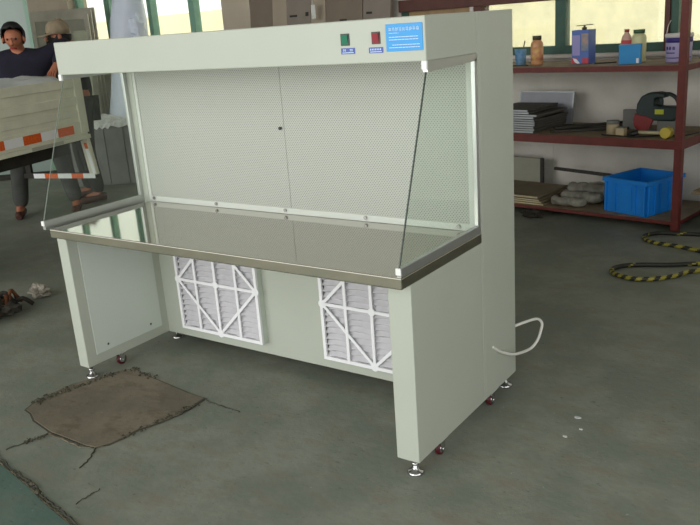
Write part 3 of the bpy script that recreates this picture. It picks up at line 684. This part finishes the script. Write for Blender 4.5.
m = MB(); pth = smooth_path([bw(-.62, .2, ZS[1]+.075), bw(-.50, .15, ZS[1]+.111), bw(-.42, .06, ZS[1]+.04), bw(-.34, .05, ZS[1]+.012), bw(-.2, .2, ZS[1]+.008), bw(-.1, .42, ZS[1]+.012)], 7)
pth = smooth_path([bw(-.60, .075, ZS[1]+.008), bw(-.52, .06, ZS[1]+.008), bw(-.42, .05, ZS[1]+.008), bw(-.33, .04, ZS[1]+.008), bw(-.2, .16, ZS[1]+.006), bw(-.05, .2, ZS[1]+.006), bw(-.0, .38, ZS[1]+.006)], 7)
tag(m.tube(pth, .005, 6).build('power_cable', 'black'), 'thin black cable lying along the middle shelf in front of the power saw', 'cable')
# --- bottom shelf
for i, (h, matn, lab) in enumerate(((.016, 'brown_board', 'brown board on the bottom shelf, lowest of the pile left of the blue crate'), (.016, 'brown_board', 'brown board on the bottom shelf, second from bottom of its pile'), (.014, 'brown_board', 'brown board with a pale edge on the bottom shelf, second from top of its pile'), (.018, 'brown_board', 'wide brown board with a pale edge, topmost of the pile on the bottom shelf'))):
    m = MB(); m.box((-.55, 0, 0), (.30-.02*i, .50, h-.001), 0, .001); m.box((-.55, -.004, .002), (.30-.02*i, .0, h-.003), 1)
    o = m.build('board', [matn, 'board_edge']); tag(o, lab, 'board', 'boards piled on the bottom shelf')
    o.matrix_basis = Matrix.Translation(bw(-1.36, .02+.004*i, ZS[0]+.001+.0165*i)) @ Matrix.Rotation(RZ+random.uniform(-.03, .03), 4, 'Z')
o = MB().box((-.6, -.01, 0), (.165, .01, .27), 0, .002); o.box((.15, -.012, 0), (.178, .012, .272), 1)
o = o.build('panel', ['grey_panel', 'dark_rod']); tag(o, 'grey-green panel standing upright on the board pile of the bottom shelf', 'panel'); o.matrix_basis = Matrix.Translation(bw(-1.56, .58, ZS[0]+.001)) @ Matrix.Rotation(RZ, 4, 'Z')
o = MB().bar(bw(-1.23, .50, .288), bw(-.60, .52, .255), .03, .024, bev=.003).build('metal_rail', 'dark_rod'); tag(o, 'long dark metal rail lying above the film wrapped bundles of the bottom shelf', 'rail')
for i, (s, d, rz, rx, l, r, lab) in enumerate(((-.88, .09, .12, 0, .28, .04, 'film wrapped bundle lying nearest the front of the bottom shelf'), (-.84, .24, .1, 0, .34, .05, 'film wrapped bundle in the middle of the bottom shelf, left of the blue crate'), (-.86, .41, .06, 0, .34, .068, 'thick film wrapped bundle at the back of the bottom shelf under the rail'), (-.80, .575, .0, 0, .30, .055, 'crumpled silver bundle at the back of the bottom shelf beside the blue crate'))):
    m = MB(); n = 16
    pa = [(-l/2+l*k/n, .012*math.sin(k*.9+i), r+.001) for k in range(n+1)]
    m.tube(pa, [r*(.9+.08*math.sin(k*1.1+i)) if 0 < k < n else r*.5 for k in range(n+1)], 12)
    for v in m.b.verts: v.co += Vector((random.uniform(-.006, .006), random.uniform(-.006, .006), 0)); v.co.z = max(v.co.z, 0)
    o = m.build('wrapped_bundle', 'film'); tag(o, lab, 'bundle', 'wrapped bundles on the bottom shelf'); o.matrix_basis = Matrix.Translation(bw(s, d, ZS[0]+.001)) @ Matrix.Rotation(RZ+rz, 4, 'Z')
for i, (s, d, r, lab) in enumerate(((-1.10, -.075, .035, 'dark rag hanging low in front of the bottom shelf near the cabinet'),)):
    m = MB(); m.crumple((0, 0, .035), (.09, .035, .03), 0, 3, .3); o = m.build('rag', 'scrap_dark'); tag(o, 'crumpled dark rag on the floor in front of the bottom shelf', 'rag'); o.matrix_basis = Matrix.Translation(bw(s, d-.02, .0)) @ Matrix.Rotation(RZ, 4, 'Z')
# blue crate
t = rt('crate', 'open bright blue plastic crate with ribbed sides on the bottom shelf', 'crate', -.352, .275, 0, -.22)
hw, hd, hh, th = .185, .215, .262, .008
m = MB()
m.box((-hw, -hd, 0), (hw, hd, .01), 0, .002)
for a, b in (((-hw, -hd, .005), (hw, -hd+th, hh)), ((-hw, hd-th, .005), (hw, hd, hh)), ((-hw, -hd, .005), (-hw+th, hd, hh)), ((hw-th, -hd, .005), (hw, hd, hh))): m.box(a, b, 0, .002)
m.build('crate_body', 'blue_crate', t)
m = MB(); e = .014
for a, b in (((-hw-e, -hd-e, hh-.03), (hw+e, -hd+.002, hh)), ((-hw-e, hd-.002, hh-.03), (hw+e, hd+e, hh)), ((-hw-e, -hd, hh-.03), (-hw+.002, hd, hh)), ((hw-.002, -hd, hh-.03), (hw+e, hd, hh))): m.box(a, b, 0, .002)
m.build('crate_rim', 'blue_crate', t)
for x in (-.17, -.09, .09, .17): MB().box((x-.009, -hd-.012, .006), (x+.009, -hd+.002, hh-.03), 0, .002).build('crate_rib', 'blue_crate', t)
for y in (-.19, -.12, -.05, .05, .12, .19): MB().box((hw-.002, y-.010, .006), (hw+.014, y+.010, hh-.03), 0, .002).build('crate_rib', 'blue_crate', t)
MB().box((-.06, -hd-.006, .03), (.06, -hd+.002, hh-.05), 0, .002).build('crate_label_field', 'blue_crate', t)
# right of the post
o = MB().crumple((0, 0, .075), (.10, .08, .07), 0, 3, .25).build('sack', 'sack'); tag(o, 'crumpled grey sack on the floor right of the rack post', 'sack'); o.matrix_basis = Matrix.Translation(bw(.19, .33, 0))
t = thing('carton', 'white carton standing on the floor at the right edge, beside the grey sack', 'carton', bw(.235, .10, 0), RZ+.1)
MB().box((0, -.09, 0), (.2, .09, .19), 0, .003).build('carton_body', 'white_post', t); MB().box((-.002, -.092, .17), (.202, .092, .2), 0, .002).build('carton_lid', 'white_post', t)
o = MB().bar(bw(.05, .32, .26), bw(.6, .30, .25), .30, .02, bev=.002); o.bar(bw(.45, .3, 0), bw(.45, .3, .245), .2, .04, up=(0, 1, 0)); o = o.build('low_bench', 'rack_board'); tag(o, 'low brown board bench right of the rack post', 'bench')

# yellow and black hose
P = [(1.64, 3.60), (1.503, 3.62), (1.36, 3.595), (1.247, 3.57), (1.185, 3.50), (1.175, 3.44), (1.215, 3.365), (1.288, 3.313), (1.418, 3.285), (1.587, 3.224), (1.78, 3.12), (1.85, 3.04), (1.78, 2.985), (1.64, 2.945), (1.487, 2.86), (1.33, 2.80), (1.235, 2.74), (1.196, 2.66), (1.215, 2.586), (1.274, 2.539), (1.369, 2.516), (1.473, 2.56), (1.563, 2.658), (1.652, 2.80), (1.9, 2.95)]
pth = smooth_path([(x, y, .0145) for x, y in P], 14)
def hose_m(i, k): return 1 if ((i*.55+k) % 8) < 3.4 and not (150 < i < 238) and not (0 < i < 64) else 0
def hose_m2(i, k):
    if 182 < i < 240 or i < 70: return 1 if ((i*.5+k) % 16) < 1.0 else 0
    return 1 if ((i*1.0+k) % 8) < 4 else 0
tag(MB().tube(pth, .0145, 8, mif=hose_m2).build('hose', ['hose_black', 'hose_yellow']), 'long black hose wound with yellow stripes, looped on the floor in front of the rack', 'hose')

# ------------------------------------------------------------------ boards leaning against the back wall (middle)
bs = [(-5.19, -4.80, 'board_brown', 'tall warm brown board leaning on the back wall right next to the pale pillar', 2.35), (-4.80, -4.565, 'board_pale', 'narrow pale brown board leaning on the wall, left of the two pale boards', 2.3), (-4.56, -4.19, 'board_grey', 'tall grey-brown board between the two pale narrow boards', 2.4), (-4.185, -3.965, 'board_pale', 'narrow pale brown board with a white tag hanging before it', 2.3), (-3.955, -3.44, 'board_brown', 'wide brown board right of the white hanging tag', 2.35), (-3.43, -3.07, 'board_grey', 'grey board leaning on the wall above the blue name plate, last of the row', 2.35)]
for k, (a, b, mt_, lab, h) in enumerate(bs):
    m = MB(); w = b-a
    m.box((0, -.02, 0), (w, .02, h), 0, .003)
    if k == 2: m.box((.05, -.028, 1.70), (.16, -.02, 1.72), 1); m.box((.30, -.028, 1.70), (.34, -.02, 1.74), 1)
    if k == 4: m.box((.2, -.024, 1.62), (.3, -.02, 1.64), 1)
    if k == 5: m.box((.05, -.028, 1.67), (.12, -.02, 1.69), 1)
    o = m.build('board', [mt_, 'dark_rod']); tag(o, lab, 'board', 'boards leaning on the back wall')
    o.matrix_basis = Matrix.Translation(bw(a, DW-.27, 0)) @ Matrix.Rotation(RZ, 4, 'Z') @ Matrix.Rotation(-.09, 4, 'X')
m = MB(); m.box((-.03, -.008, 1.66), (.03, .0, 1.80), 0, .004); m.tube([(0, -.004, 1.80), (0, -.004, 2.2), (0, .15, 2.3)], .004, 6); m.ball((0, -.006, 1.67), .022, 0, 2)
o = m.build('hanging_tag', 'white_tag'); tag(o, 'small white tag hanging on a string in front of the leaning boards', 'tag'); o.matrix_basis = Matrix.Translation(bw(-4.03, DW-.24, 0)) @ Matrix.Rotation(RZ, 4, 'Z')

# ------------------------------------------------------------------ left background
# wrapped roll standing at the window
def wob(a, z): return 1+.05*math.sin(3*a+4*z)+.03*math.sin(7*a-9*z)
t = thing('wrapped_roll', 'tall roll wrapped in white plastic film, standing in front of the left windows', 'roll', (-5.72, 4.78, 0))
m = MB().lathe([(.25, 0), (.27, .05), (.27, .7), (.26, 1.1), (.24, 1.5), (.22, 1.8), (.20, 2.0), (.18, 2.1), (.18, 2.2), (.14, 2.26), (.05, 2.3)], seg=36, wob=wob)
for v in m.b.verts: v.co.x += .09*v.co.z; v.co.y += .06*v.co.z
m.build('roll_body', 'wrap', t)
m = MB(); m.crumple((.35, .06, 1.72), (.12, .10, .20), 0, 3, .18); m.build('loose_film', 'wrap', t)
# aluminium frames leaning
fr = [(-6.88, 5.38, .80, 1.97, 'frontmost'), (-6.98, 5.46, .9, 2.03, 'second from the front'), (-7.06, 5.55, .95, 2.06, 'second from the back'), (-7.20, 5.62, .95, 2.04, 'rearmost')]
for k, (x, y, w, h, nm) in enumerate(fr):
    t = thing('window_sash', 'dull grey window sash leaning behind the capped person, %s of four' % nm, 'sash', (x-.30, y-.15-.20, 0), .66, group='window sashes leaning in the far left')
    Rx = Matrix.Rotation(-.05, 4, 'X')
    m = MB(); e = .06
    m.box((-w/2, -.02, 0), (-w/2+e, .02, h)); m.box((w/2-e, -.02, 0), (w/2, .02, h)); m.box((-w/2+e, -.02, h-e), (w/2-e, .02, h)); m.box((-w/2+e, -.02, 0), (w/2-e, .02, e)); m.box((-w/2+e, -.018, h-.27), (w/2-e, .018, h-.24))
    m.b.transform(Rx); m.build('frame_profile', 'frame_alu', t)
    m = MB(); m.box((-w/2+e, -.005, e), (w/2-e, .005, h-e)); m.b.transform(Rx); m.build('frame_panel', 'frame_pane', t)
for k, (x, y, mt_, lab) in enumerate(((-6.20, 4.55, 'board_green', 'narrow green-grey board leaning behind the foil covered crate, next to the white roll'), (-6.36, 4.43, 'frame_pane', 'narrow grey board leaning behind the foil covered crate, beside the green-grey one'), (-6.52, 4.36, 'trouser_b', 'dark narrow board leaning behind the foil covered crate, closest to the truck bed'))):
    m = MB(); m.box((-.085, -.012, 0), (.085, .012, 1.75), 0, .002); o = m.build('board', mt_); tag(o, lab, 'board', 'narrow boards behind the crate')
    o.matrix_basis = Matrix.Translation((x, y, 0)) @ Matrix.Rotation(.60, 4, 'Z') @ Matrix.Rotation(-.10, 4, 'X')
# sheet of glass far left
t = thing('glass_sheet', 'large pale green glass sheet standing in the top left corner behind the men', 'glass', (-6.58, 3.75, 0), .72)
MB().box((-1.0, -.008, .05), (.33, .008, 2.4), 0).build('sheet', 'pane_green', t); MB().box((.33, -.010, .05), (.375, .010, 2.4), 0).build('sheet_edge', 'pane_edge', t)
MB().box((-1.0, -.16, 0), (.375, .16, .05), 0, .004).build('stand', 'truck_dark', t)
# foil covered crate
t = thing('covered_crate', 'grey crate covered with shiny crumpled film, seen through the left glass side', 'crate', (-5.02, 3.86, 0), .60)
MB().box((-.36, -.25, 0), (.40, .30, .70), 0, .012).build('crate_body', 'crate_grey', t)
for x in (-.2, .02, .24): MB().box((x-.03, -.262, .02), (x+.03, -.25, .69), 0, .002).build('slat', 'crate_grey', t)
m = MB(); nx, ny = 26, 18; g = []
for j in range(ny+1):
    row = []
    for i in range(nx+1):
        x = -.39+.82*i/nx; y = -.29+.62*j/ny; z = .725+.02*math.sin(x*17+y*9)+.016*math.sin(y*23-x*11)+random.uniform(-.010, .010)
        if i in (0, nx) or j in (0, ny): z = .66+random.uniform(-.02, .02)
        row.append(m.b.verts.new((x, y, max(z, .69 if not (i in (0, nx) or j in (0, ny)) else 0))))
    g.append(row)
for j in range(ny):
    for i in range(nx): m.face([g[j][i], g[j][i+1], g[j+1][i+1], g[j+1][i]], 0)
o = m.build('film_cover', 'foil', t); md = o.modifiers.new('thick', 'SOLIDIFY'); md.thickness = .004

# cargo truck bed: x across, y along; the board faces +x
truck = thing('cargo_truck', 'khaki cargo truck bed with orange and white reflective tape, at the left edge', 'truck', (-3.28, 2.307, 0), math.atan2(.28, 1.027))
# local: -y runs along the side towards the camera side, -x across the bed
zb, zt = .825, 1.305; LY = -2.3
m = MB()
m.box((-.035, LY, zb), (0, 0, zt), 0, .004)
m.box((0, -.10, zb+.02), (.018, 0, zt), 0, .003)
for z0, z1 in ((zt-.075, zt), (zb+.26, zb+.335), (zb+.0, zb+.125)): m.box((0, LY, z0), (.016, -.10, z1), 0, .006)
m.box((0, LY, zb+.165), (.010, -.10, zb+.225), 0, .004)
m.build('side_board', 'truck', truck)
m = MB(); m.box((-.04, LY, zb-.035), (.022, .005, zb), 0, .003); m.build('bed_rail', 'truck', truck)
m = MB(); y = -.20; k = 0
seg = []
while y > LY+.3:
    l = .205; m.box((.0155, y-l, zb+.028), (.0195, y, zb+.098), k % 2); y -= l; k += 1
m.build('reflective_tape', ['tape_orange', 'tape_white'], truck)
m = MB(); m.box((.0215, -.74, zb-.03), (.0245, -.36, zb-.004), 0); m.build('marking_strip', 'plate', truck)
m = MB(); m.box((-.70, LY, zb-.05), (-.036, 0, zb-.03), 0, .003); m.build('bed_floor', 'truck_dark', truck)
m = MB(); m.box((-.74, LY, zb), (-.705, -.25, zt-.12), 0, .004); m.build('side_board', 'truck', truck)
for x in (-.18, -.52): MB().box((x-.03, LY, zb-.16), (x+.03, -.1, zb-.05), 0, .003).build('chassis_beam', 'truck_dark', truck)
m = MB(); m.box((-.56, -.3, zb-.15), (-.14, -.24, zb-.06), 0); m.box((-.56, -1.0, zb-.15), (-.14, -.94, zb-.06), 0); m.build('cross_member', 'truck_dark', truck)
# rear bar with its hanging bracket
m = MB(); m.box((-.76, -.03, .435), (.03, .01, .482), 0, .004); m.build('rear_bar', 'truck_dark', truck)
m = MB(); m.hexa([(-.03, -.03, .47), (.045, -.03, .47), (.045, .012, .47), (-.03, .012, .47), (-.075, -.03, zb-.03), (.0, -.03, zb-.03), (.0, .012, zb-.03), (-.075, .012, zb-.03)], 0, .003); m.build('bracket', 'truck', truck)
m = MB(); m.box((-.74, -.02, .48), (-.68, .01, zb-.04), 0, .003); m.build('bracket', 'truck_dark', truck)
m = MB(); x = .025
for k, (l, c) in enumerate(((.125, 1), (.125, 0), (.15, 1), (.145, 0), (.125, 1))):
    m.box((x-l, -.034, .437), (x, -.029, .48), c); x -= l
    if k == 0: x -= .0
dv = Vector((.045*.9, 0, 0))
m.hexa([(.008, -.034, .478), (.042, -.034, .478), (.042, -.029, .478), (.008, -.029, .478), (-.030, -.034, .70), (.0, -.034, .70), (.0, -.029, .70), (-.030, -.029, .70)], 1)
m.hexa([(-.030, -.034, .70), (.0, -.034, .70), (.0, -.029, .70), (-.030, -.029, .70), (-.040, -.034, .752), (-.010, -.034, .752), (-.010, -.029, .752), (-.040, -.029, .752)], 0)
m.build('reflective_tape', ['tape_orange', 'tape_white'], truck)
for x in (-.1, -.62):
    m = MB(); m.lathe([(.18, -.08), (.27, -.085), (.30, -.06), (.30, .06), (.27, .085), (.18, .08)], (x, -1.85, .30), 28, axis='X'); w = m.build('wheel', 'rubber', truck)
    m = MB(); m.lathe([(.17, -.05), (.18, .05)], (x, -1.85, .30), 20, axis='X'); m.build('wheel_rim', 'grey_block', w)
m = MB(); m.box((-.56, -1.9, .27), (-.16, -1.8, .33)); m.box((-.26, -1.88, .3), (-.18, -1.82, zb-.15)); m.box((-.54, -1.88, .3), (-.46, -1.82, zb-.15)); m.build('axle', 'truck_dark', truck)
# pale sheet of film lying over the load
m = MB(); nx, ny = 16, 30; g = []
for j in range(ny+1):
    row = []
    for i in range(nx+1):
        x = -.69+.64*i/nx; y = LY+.05+(2.15)*j/ny
        z = zt+.035-.06*((i/nx-.5)*2)**2+.012*math.sin(x*21+y*7)+.010*math.sin(y*16-x*9)+random.uniform(-.004, .004)
        row.append(m.b.verts.new((x, y, z)))
    g.append(row)
for j in range(ny):
    for i in range(nx): m.face([g[j][i], g[j][i+1], g[j+1][i+1], g[j+1][i]], 0, True)
lo = [[m.b.verts.new((v.co.x, v.co.y, zb-.028)) for v in g[0]], [m.b.verts.new((v.co.x, v.co.y, zb-.028)) for v in g[-1]]]
for q, row in ((0, g[0]), (1, g[-1])):
    for i in range(nx): m.face([row[i], row[i+1], lo[q][i+1], lo[q][i]], 0)
l2 = [m.b.verts.new((r[0].co.x, r[0].co.y, zb-.028)) for r in g]; l3 = [m.b.verts.new((r[-1].co.x, r[-1].co.y, zb-.028)) for r in g]
for j in range(ny): m.face([g[j][0], g[j+1][0], l2[j+1], l2[j]], 0); m.face([g[j][-1], g[j+1][-1], l3[j+1], l3[j]], 0)
o = m.build('covered_load', 'tarp'); tag(o, 'load under a pale grey sheet lying in the truck bed', 'load'); o.matrix_basis = truck.matrix_basis.copy()
# ------------------------------------------------------------------ people behind the truck bed
def skin_mesh(nodes, edges, root, sub=2):
    me = bpy.data.meshes.new('tmp'); names = list(nodes); idx = {n: i for i, n in enumerate(names)}
    me.from_pydata([nodes[n][0] for n in names], [(idx[a], idx[b]) for a, b in edges], [])
    ob = bpy.data.objects.new('tmp', me); C.objects.link(ob)
    ob.modifiers.new('s', 'SKIN').use_smooth_shade = True
    for n in names:
        sv = me.skin_vertices[0].data[idx[n]]; r = nodes[n][1]; sv.radius = r if isinstance(r, tuple) else (r, r); sv.use_root = (n == root)
    md = ob.modifiers.new('u', 'SUBSURF'); md.levels = sub; md.render_levels = sub
    bpy.context.view_layer.update(); dg = bpy.context.evaluated_depsgraph_get()
    r = bpy.data.meshes.new_from_object(ob.evaluated_get(dg)); bpy.data.objects.remove(ob); bpy.data.meshes.remove(me)
    return r
def add_mesh(mb, me, mi=0):
    t = bmesh.new(); t.from_mesh(me); mb.merge(t, mi, True); bpy.data.meshes.remove(me)
def hand(nodes, edges, pre, wrist, d, side, nrm):
    d = Vector(d).normalized(); s_ = Vector(side).normalized(); n_ = Vector(nrm).normalized(); w = Vector(wrist)
    pl = pre+'palm'; nodes[pl] = (w+d*.06, (.034, .018)); edges.append((pre+'wrist', pl))
    for k, (o_, l) in enumerate(((-.030, .065), (-.010, .075), (.011, .07), (.031, .055))):
        a, b, c = pre+'f%da' % k, pre+'f%db' % k, pre+'f%dc' % k
        p0 = w+d*.10+s_*o_; p1 = p0+d*l*.5-n_*.006; p2 = p1+(d*.8-n_*.6).normalized()*l*.5
        nodes[a] = (p0, .0095); nodes[b] = (p1, .009); nodes[c] = (p2, .008); edges += [(pl, a), (a, b), (b, c)]
    a, b = pre+'ta', pre+'tb'; nodes[a] = (w+d*.045-s_*.042, .011); nodes[b] = (w+d*.085-s_*.058-n_*.01, .009); edges += [(pl, a), (a, b)]
def person(label, loc, rz, H, lean, headturn, jacket, trousers, shoe, armL, armR, capped, st=.12):
    """local frame: the person faces +x, z up; measures scaled by H/1.75"""
    k = H/1.75
    t = thing('person', label, 'person', loc, rz)
    hip = Vector((0, 0, .92*k)); ca, sa = math.cos(lean), math.sin(lean)
    def sp(h, x=0, y=0): return hip+Vector((sa*h+ca*x, y, ca*h-sa*x))*k
    neck = sp(.53); head = sp(.63, .03+headturn*.06); crown = head+Vector((0, 0, .09))*k
    N = {'pelvis': (hip, (.15*k, .11*k)), 'waist': (sp(.18), (.13*k, .10*k)), 'chest': (sp(.36), (.155*k, .115*k)), 'neck0': (sp(.48), (.075*k, .065*k)), 'neck': (neck, .055*k), 'chin': (sp(.585, .02), .062*k), 'head': (head, (.080*k, .094*k)), 'crown': (crown, (.066*k, .078*k))}
    E = [('pelvis', 'waist'), ('waist', 'chest'), ('chest', 'neck0'), ('neck0', 'neck'), ('neck', 'chin'), ('chin', 'head'), ('head', 'crown')]
    J, JE = {}, []; T, TE = {}, []
    for s, arm, pre in ((1, armL, 'l'), (-1, armR, 'r')):
        sh = sp(.44, 0, s*.185); el = Vector(arm[0]); wr = Vector(arm[1])
        N[pre+'sh'] = (sh, .06*k); N[pre+'el'] = (el, .043*k); N[pre+'wrist'] = (wr, .028*k)
        E += [('chest', pre+'sh'), (pre+'sh', pre+'el'), (pre+'el', pre+'wrist')]
        d = (wr-el).normalized(); hand(N, E, pre, wr, d, Vector((0, -s, 0)), Vector((0, 0, 1)))
        hp = hip+Vector((0, s*.095*k, -.03)); kn = Vector((.03, s*(.05+st*.55)*k, .48*k)); an = Vector((-.02, s*st*k, .09))
        N[pre+'hip'] = (hp, .095*k); N[pre+'knee'] = (kn, .062*k); N[pre+'ank'] = (an, .042*k); N[pre+'toe'] = (an+Vector((.15, 0, -.045)), (.042, .028))
        E += [('pelvis', pre+'hip'), (pre+'hip', pre+'knee'), (pre+'knee', pre+'ank'), (pre+'ank', pre+'toe')]
        J[pre+'sh'] = (sh, .082*k); J[pre+'el'] = (el, .070*k); J[pre+'cuff'] = (el+(wr-el)*1.06, .048*k); JE += [('chest', pre+'sh'), (pre+'sh', pre+'el'), (pre+'el', pre+'cuff')]
        T[pre+'hip'] = (hp, .112*k); T[pre+'knee'] = (kn, .082*k); T[pre+'hem'] = (an+Vector((0, 0, -.012)), .070*k); TE += [('pelvis', pre+'hip'), (pre+'hip', pre+'knee'), (pre+'knee', pre+'hem')]
    mb = MB(); add_mesh(mb, skin_mesh(N, E, 'pelvis'))
    fx = Vector((1, 0, -sa*.6)).normalized(); up = Vector((fx.z*-1, 0, fx.x))
    for s in (1, -1):
        mb.ball(head+fx*.083*k+Vector((0, s*.033*k, 0))+up*.012*k, .011*k, 1, 1)
        mb.ball(head+Vector((-.005, s*.083*k, 0)), (.02*k, .012*k, .032*k), 0, 2)
    mb.tube([head+fx*.085*k+up*.02*k, head+fx*.112*k-up*.02*k, head+fx*.09*k-up*.032*k], [.008*k, .015*k, .010*k], 8)
    mb.tube([head+fx*.083*k+Vector((0, .025*k, 0))-up*.062*k, head+fx*.090*k-up*.060*k, head+fx*.083*k+Vector((0, -.025*k, 0))-up*.062*k], .007*k, 6, 2)
    mb.build('body', ['skin', 'eye', 'cap_red'], t)
    J.update({'pelvis': (hip-Vector((0, 0, .02)), (.165*k, .125*k)), 'waist': (sp(.18), (.158*k, .125*k)), 'chest': (sp(.36), (.18*k, .138*k)), 'collar': (sp(.535), .078*k)}); JE += [('pelvis', 'waist'), ('waist', 'chest'), ('chest', 'collar')]
    mb = MB(); add_mesh(mb, skin_mesh(J, JE, 'pelvis')); mb.build('jacket', jacket, t)
    T.update({'pelvis': (hip-Vector((0, 0, .01)), (.158*k, .12*k))})
    mb = MB(); add_mesh(mb, skin_mesh(T, TE, 'pelvis')); mb.build('trousers', trousers, t)
    for s in (1, -1):
        y = s*st*k; mb = MB(); pa = [(-.085, y, .045), (-.03, y, .055), (.06, y, .048), (.13, y, .036), (.175, y, .028)]
        mb.tube(pa, [.036, .046, .044, .04, .026], 12)
        for v in mb.b.verts: v.co.z = max(v.co.z, .0)
        mb.build('shoe', shoe, t)
    mb = MB()
    if capped:
        hc = head+Vector((-.01, 0, .035))*k; R = []
        prof = [(.104, -.01), (.106, .03), (.095, .075), (.062, .105), (.012, .115)]
        mb.lathe([(r*k, z*k) for r, z in prof], hc, 24)
        n = 14; top = []; 
        pts = [hc+Vector((.09*math.cos(a)*k, .100*math.sin(a)*k, .0)) for a in [-1.25+2.5*i/n for i in range(n+1)]]
        out = [hc+Vector((.09*math.cos(a)*k+.085*k*math.cos(a), .100*math.sin(a)*k, -.03*k*math.cos(a))) for a in [1.25-2.5*i/n for i in range(n+1)]]
        mb.slab([p for p in pts]+out, (0, 0, .006)); mb.ball(hc+Vector((0, 0, .116*k)), .010*k)
        cp_ = mb.build('cap', 'cap', t)
        mb = MB()
        for a in (-.35, 0, .35): mb.tube([hc+Vector((.02*math.cos(a)-.02, .11*math.sin(a), .1))*1.0, hc+Vector((-.03, .12*math.sin(a), .135)), hc+Vector((-.07, .11*math.sin(a), .09))], .006, 6)
        mb.build('cap_strap', 'cap', cp_)
        mb = MB(); mb.lathe([(.070*k, -.06*k), (.088*k, -.03*k), (.094*k, .02*k)], head+Vector((-.036, 0, .0))*k, 18); mb.build('hair', 'hair', t)
    else:
        t_ = bmesh.new(); bmesh.ops.create_icosphere(t_, subdivisions=3, radius=1)
        for v in t_.verts: v.co = Vector((v.co.x*.108, v.co.y*.097, v.co.z*.115))*k*(1+random.uniform(-.02, .02))
        kill = [v for v in t_.verts if v.co.x > .035*k and v.co.z < .055*k or v.co.z < -.075*k]; bmesh.ops.delete(t_, geom=kill, context='VERTS')
        mb.merge(t_, 0, True, Matrix.Translation(head+Vector((-.012, 0, .03))*k)); o = mb.build('hair', 'hair', t); md = o.modifiers.new('thick', 'SOLIDIFY'); md.thickness = .012
    return t
person('bareheaded person with black hair in a dark navy jacket behind the truck bed', (-4.25, 2.44, 0), -.75, 1.92, .22, 1, 'navy', 'trouser', 'shoe', ((.10, .44, 1.60), (.34, .34, 1.42)), ((.02, -.36, 1.24), (.16, -.32, .98)), False, .24)
person('person in a black jacket and tan cap, face half hidden, standing behind the truck bed', (-4.37, 3.07, 0), -2.0, 1.88, .0, 1, 'black_cloth', 'trouser_b', 'shoe', ((.10, .24, 1.22), (.28, .04, 1.12)), ((.10, -.40, 1.50), (.32, -.36, 1.30)), True, .17)

# ------------------------------------------------------------------ scrap on the floor, far left
m = MB(); rs = random.Random(3)
for k in range(26):
    c = Vector((rs.gauss(-1.93, .09), rs.gauss(.38, .10), 0)); a = rs.uniform(0, 6); L = rs.uniform(.10, .28); pa = []
    for q in range(6):
        pa.append(c+Vector((math.cos(a)*L*(q/5-.5), math.sin(a)*L*(q/5-.5), rs.uniform(.012, .13)*math.sin(PI*(q+.5)/6)+.01))); a += rs.uniform(-.35, .35)
    m.tube(smooth_path(pa, 3), rs.uniform(.006, .014), 6, 0 if rs.random() < .72 else 1)
for k in range(16):
    m.crumple((rs.gauss(-1.93, .08), rs.gauss(.38, .09), .035+rs.uniform(0, .03)), (rs.uniform(.04, .08), rs.uniform(.03, .07), rs.uniform(.025, .045)), 0, 2, .3)
for v in m.b.verts: v.co.z = max(v.co.z, .001)
tag(m.build('scrap_pile', ['scrap_dark', 'scrap_rust']), 'tangled heap of dark and rusty scrap on the floor at the left edge', 'scrap', kind='stuff')
m = MB(); m.crumple((0, 0, .045), (.07, .055, .04), 0, 4, .32)
for v in m.b.verts: v.co.z = max(v.co.z, .0)
o = m.build('plastic_film', 'film_white'); tag(o, 'crumpled whitish plastic film on the floor beside the dark scrap heap', 'film'); o.location = (-2.0, .76, 0)

# ------------------------------------------------------------------ light
W = bpy.data.worlds.new('sky'); S.world = W; W.use_nodes = True
bg = W.node_tree.nodes['Background']; bg.inputs[0].default_value = (.985, 1.0, .985, 1); bg.inputs[1].default_value = 1.55
sd = bpy.data.lights.new('sun', 'SUN'); so = bpy.data.objects.new('sun', sd); C.objects.link(so); sd.energy = 3.0; sd.angle = math.radians(3); sd.color = (1, .96, .86)
so.rotation_euler = (math.radians(32), 0, math.radians(-8))
ad = bpy.data.lights.new('door_daylight', 'AREA'); ao = bpy.data.objects.new('door_daylight', ad); C.objects.link(ao)
ad.shape = 'RECTANGLE'; ad.size = 9; ad.size_y = 3.6; ad.energy = 310; ad.color = (1, 1, .97)
ao.location = (-2.5, -8.6, 2.3); ao.rotation_euler = (math.radians(88), 0, math.radians(-6))
S.view_settings.view_transform = 'Standard'; S.view_settings.look = 'None'; S.view_settings.gamma = 1; S.view_settings.exposure = 0; S.view_settings.use_curve_mapping = False
S.cycles.max_bounces = 10; S.cycles.transparent_max_bounces = 16
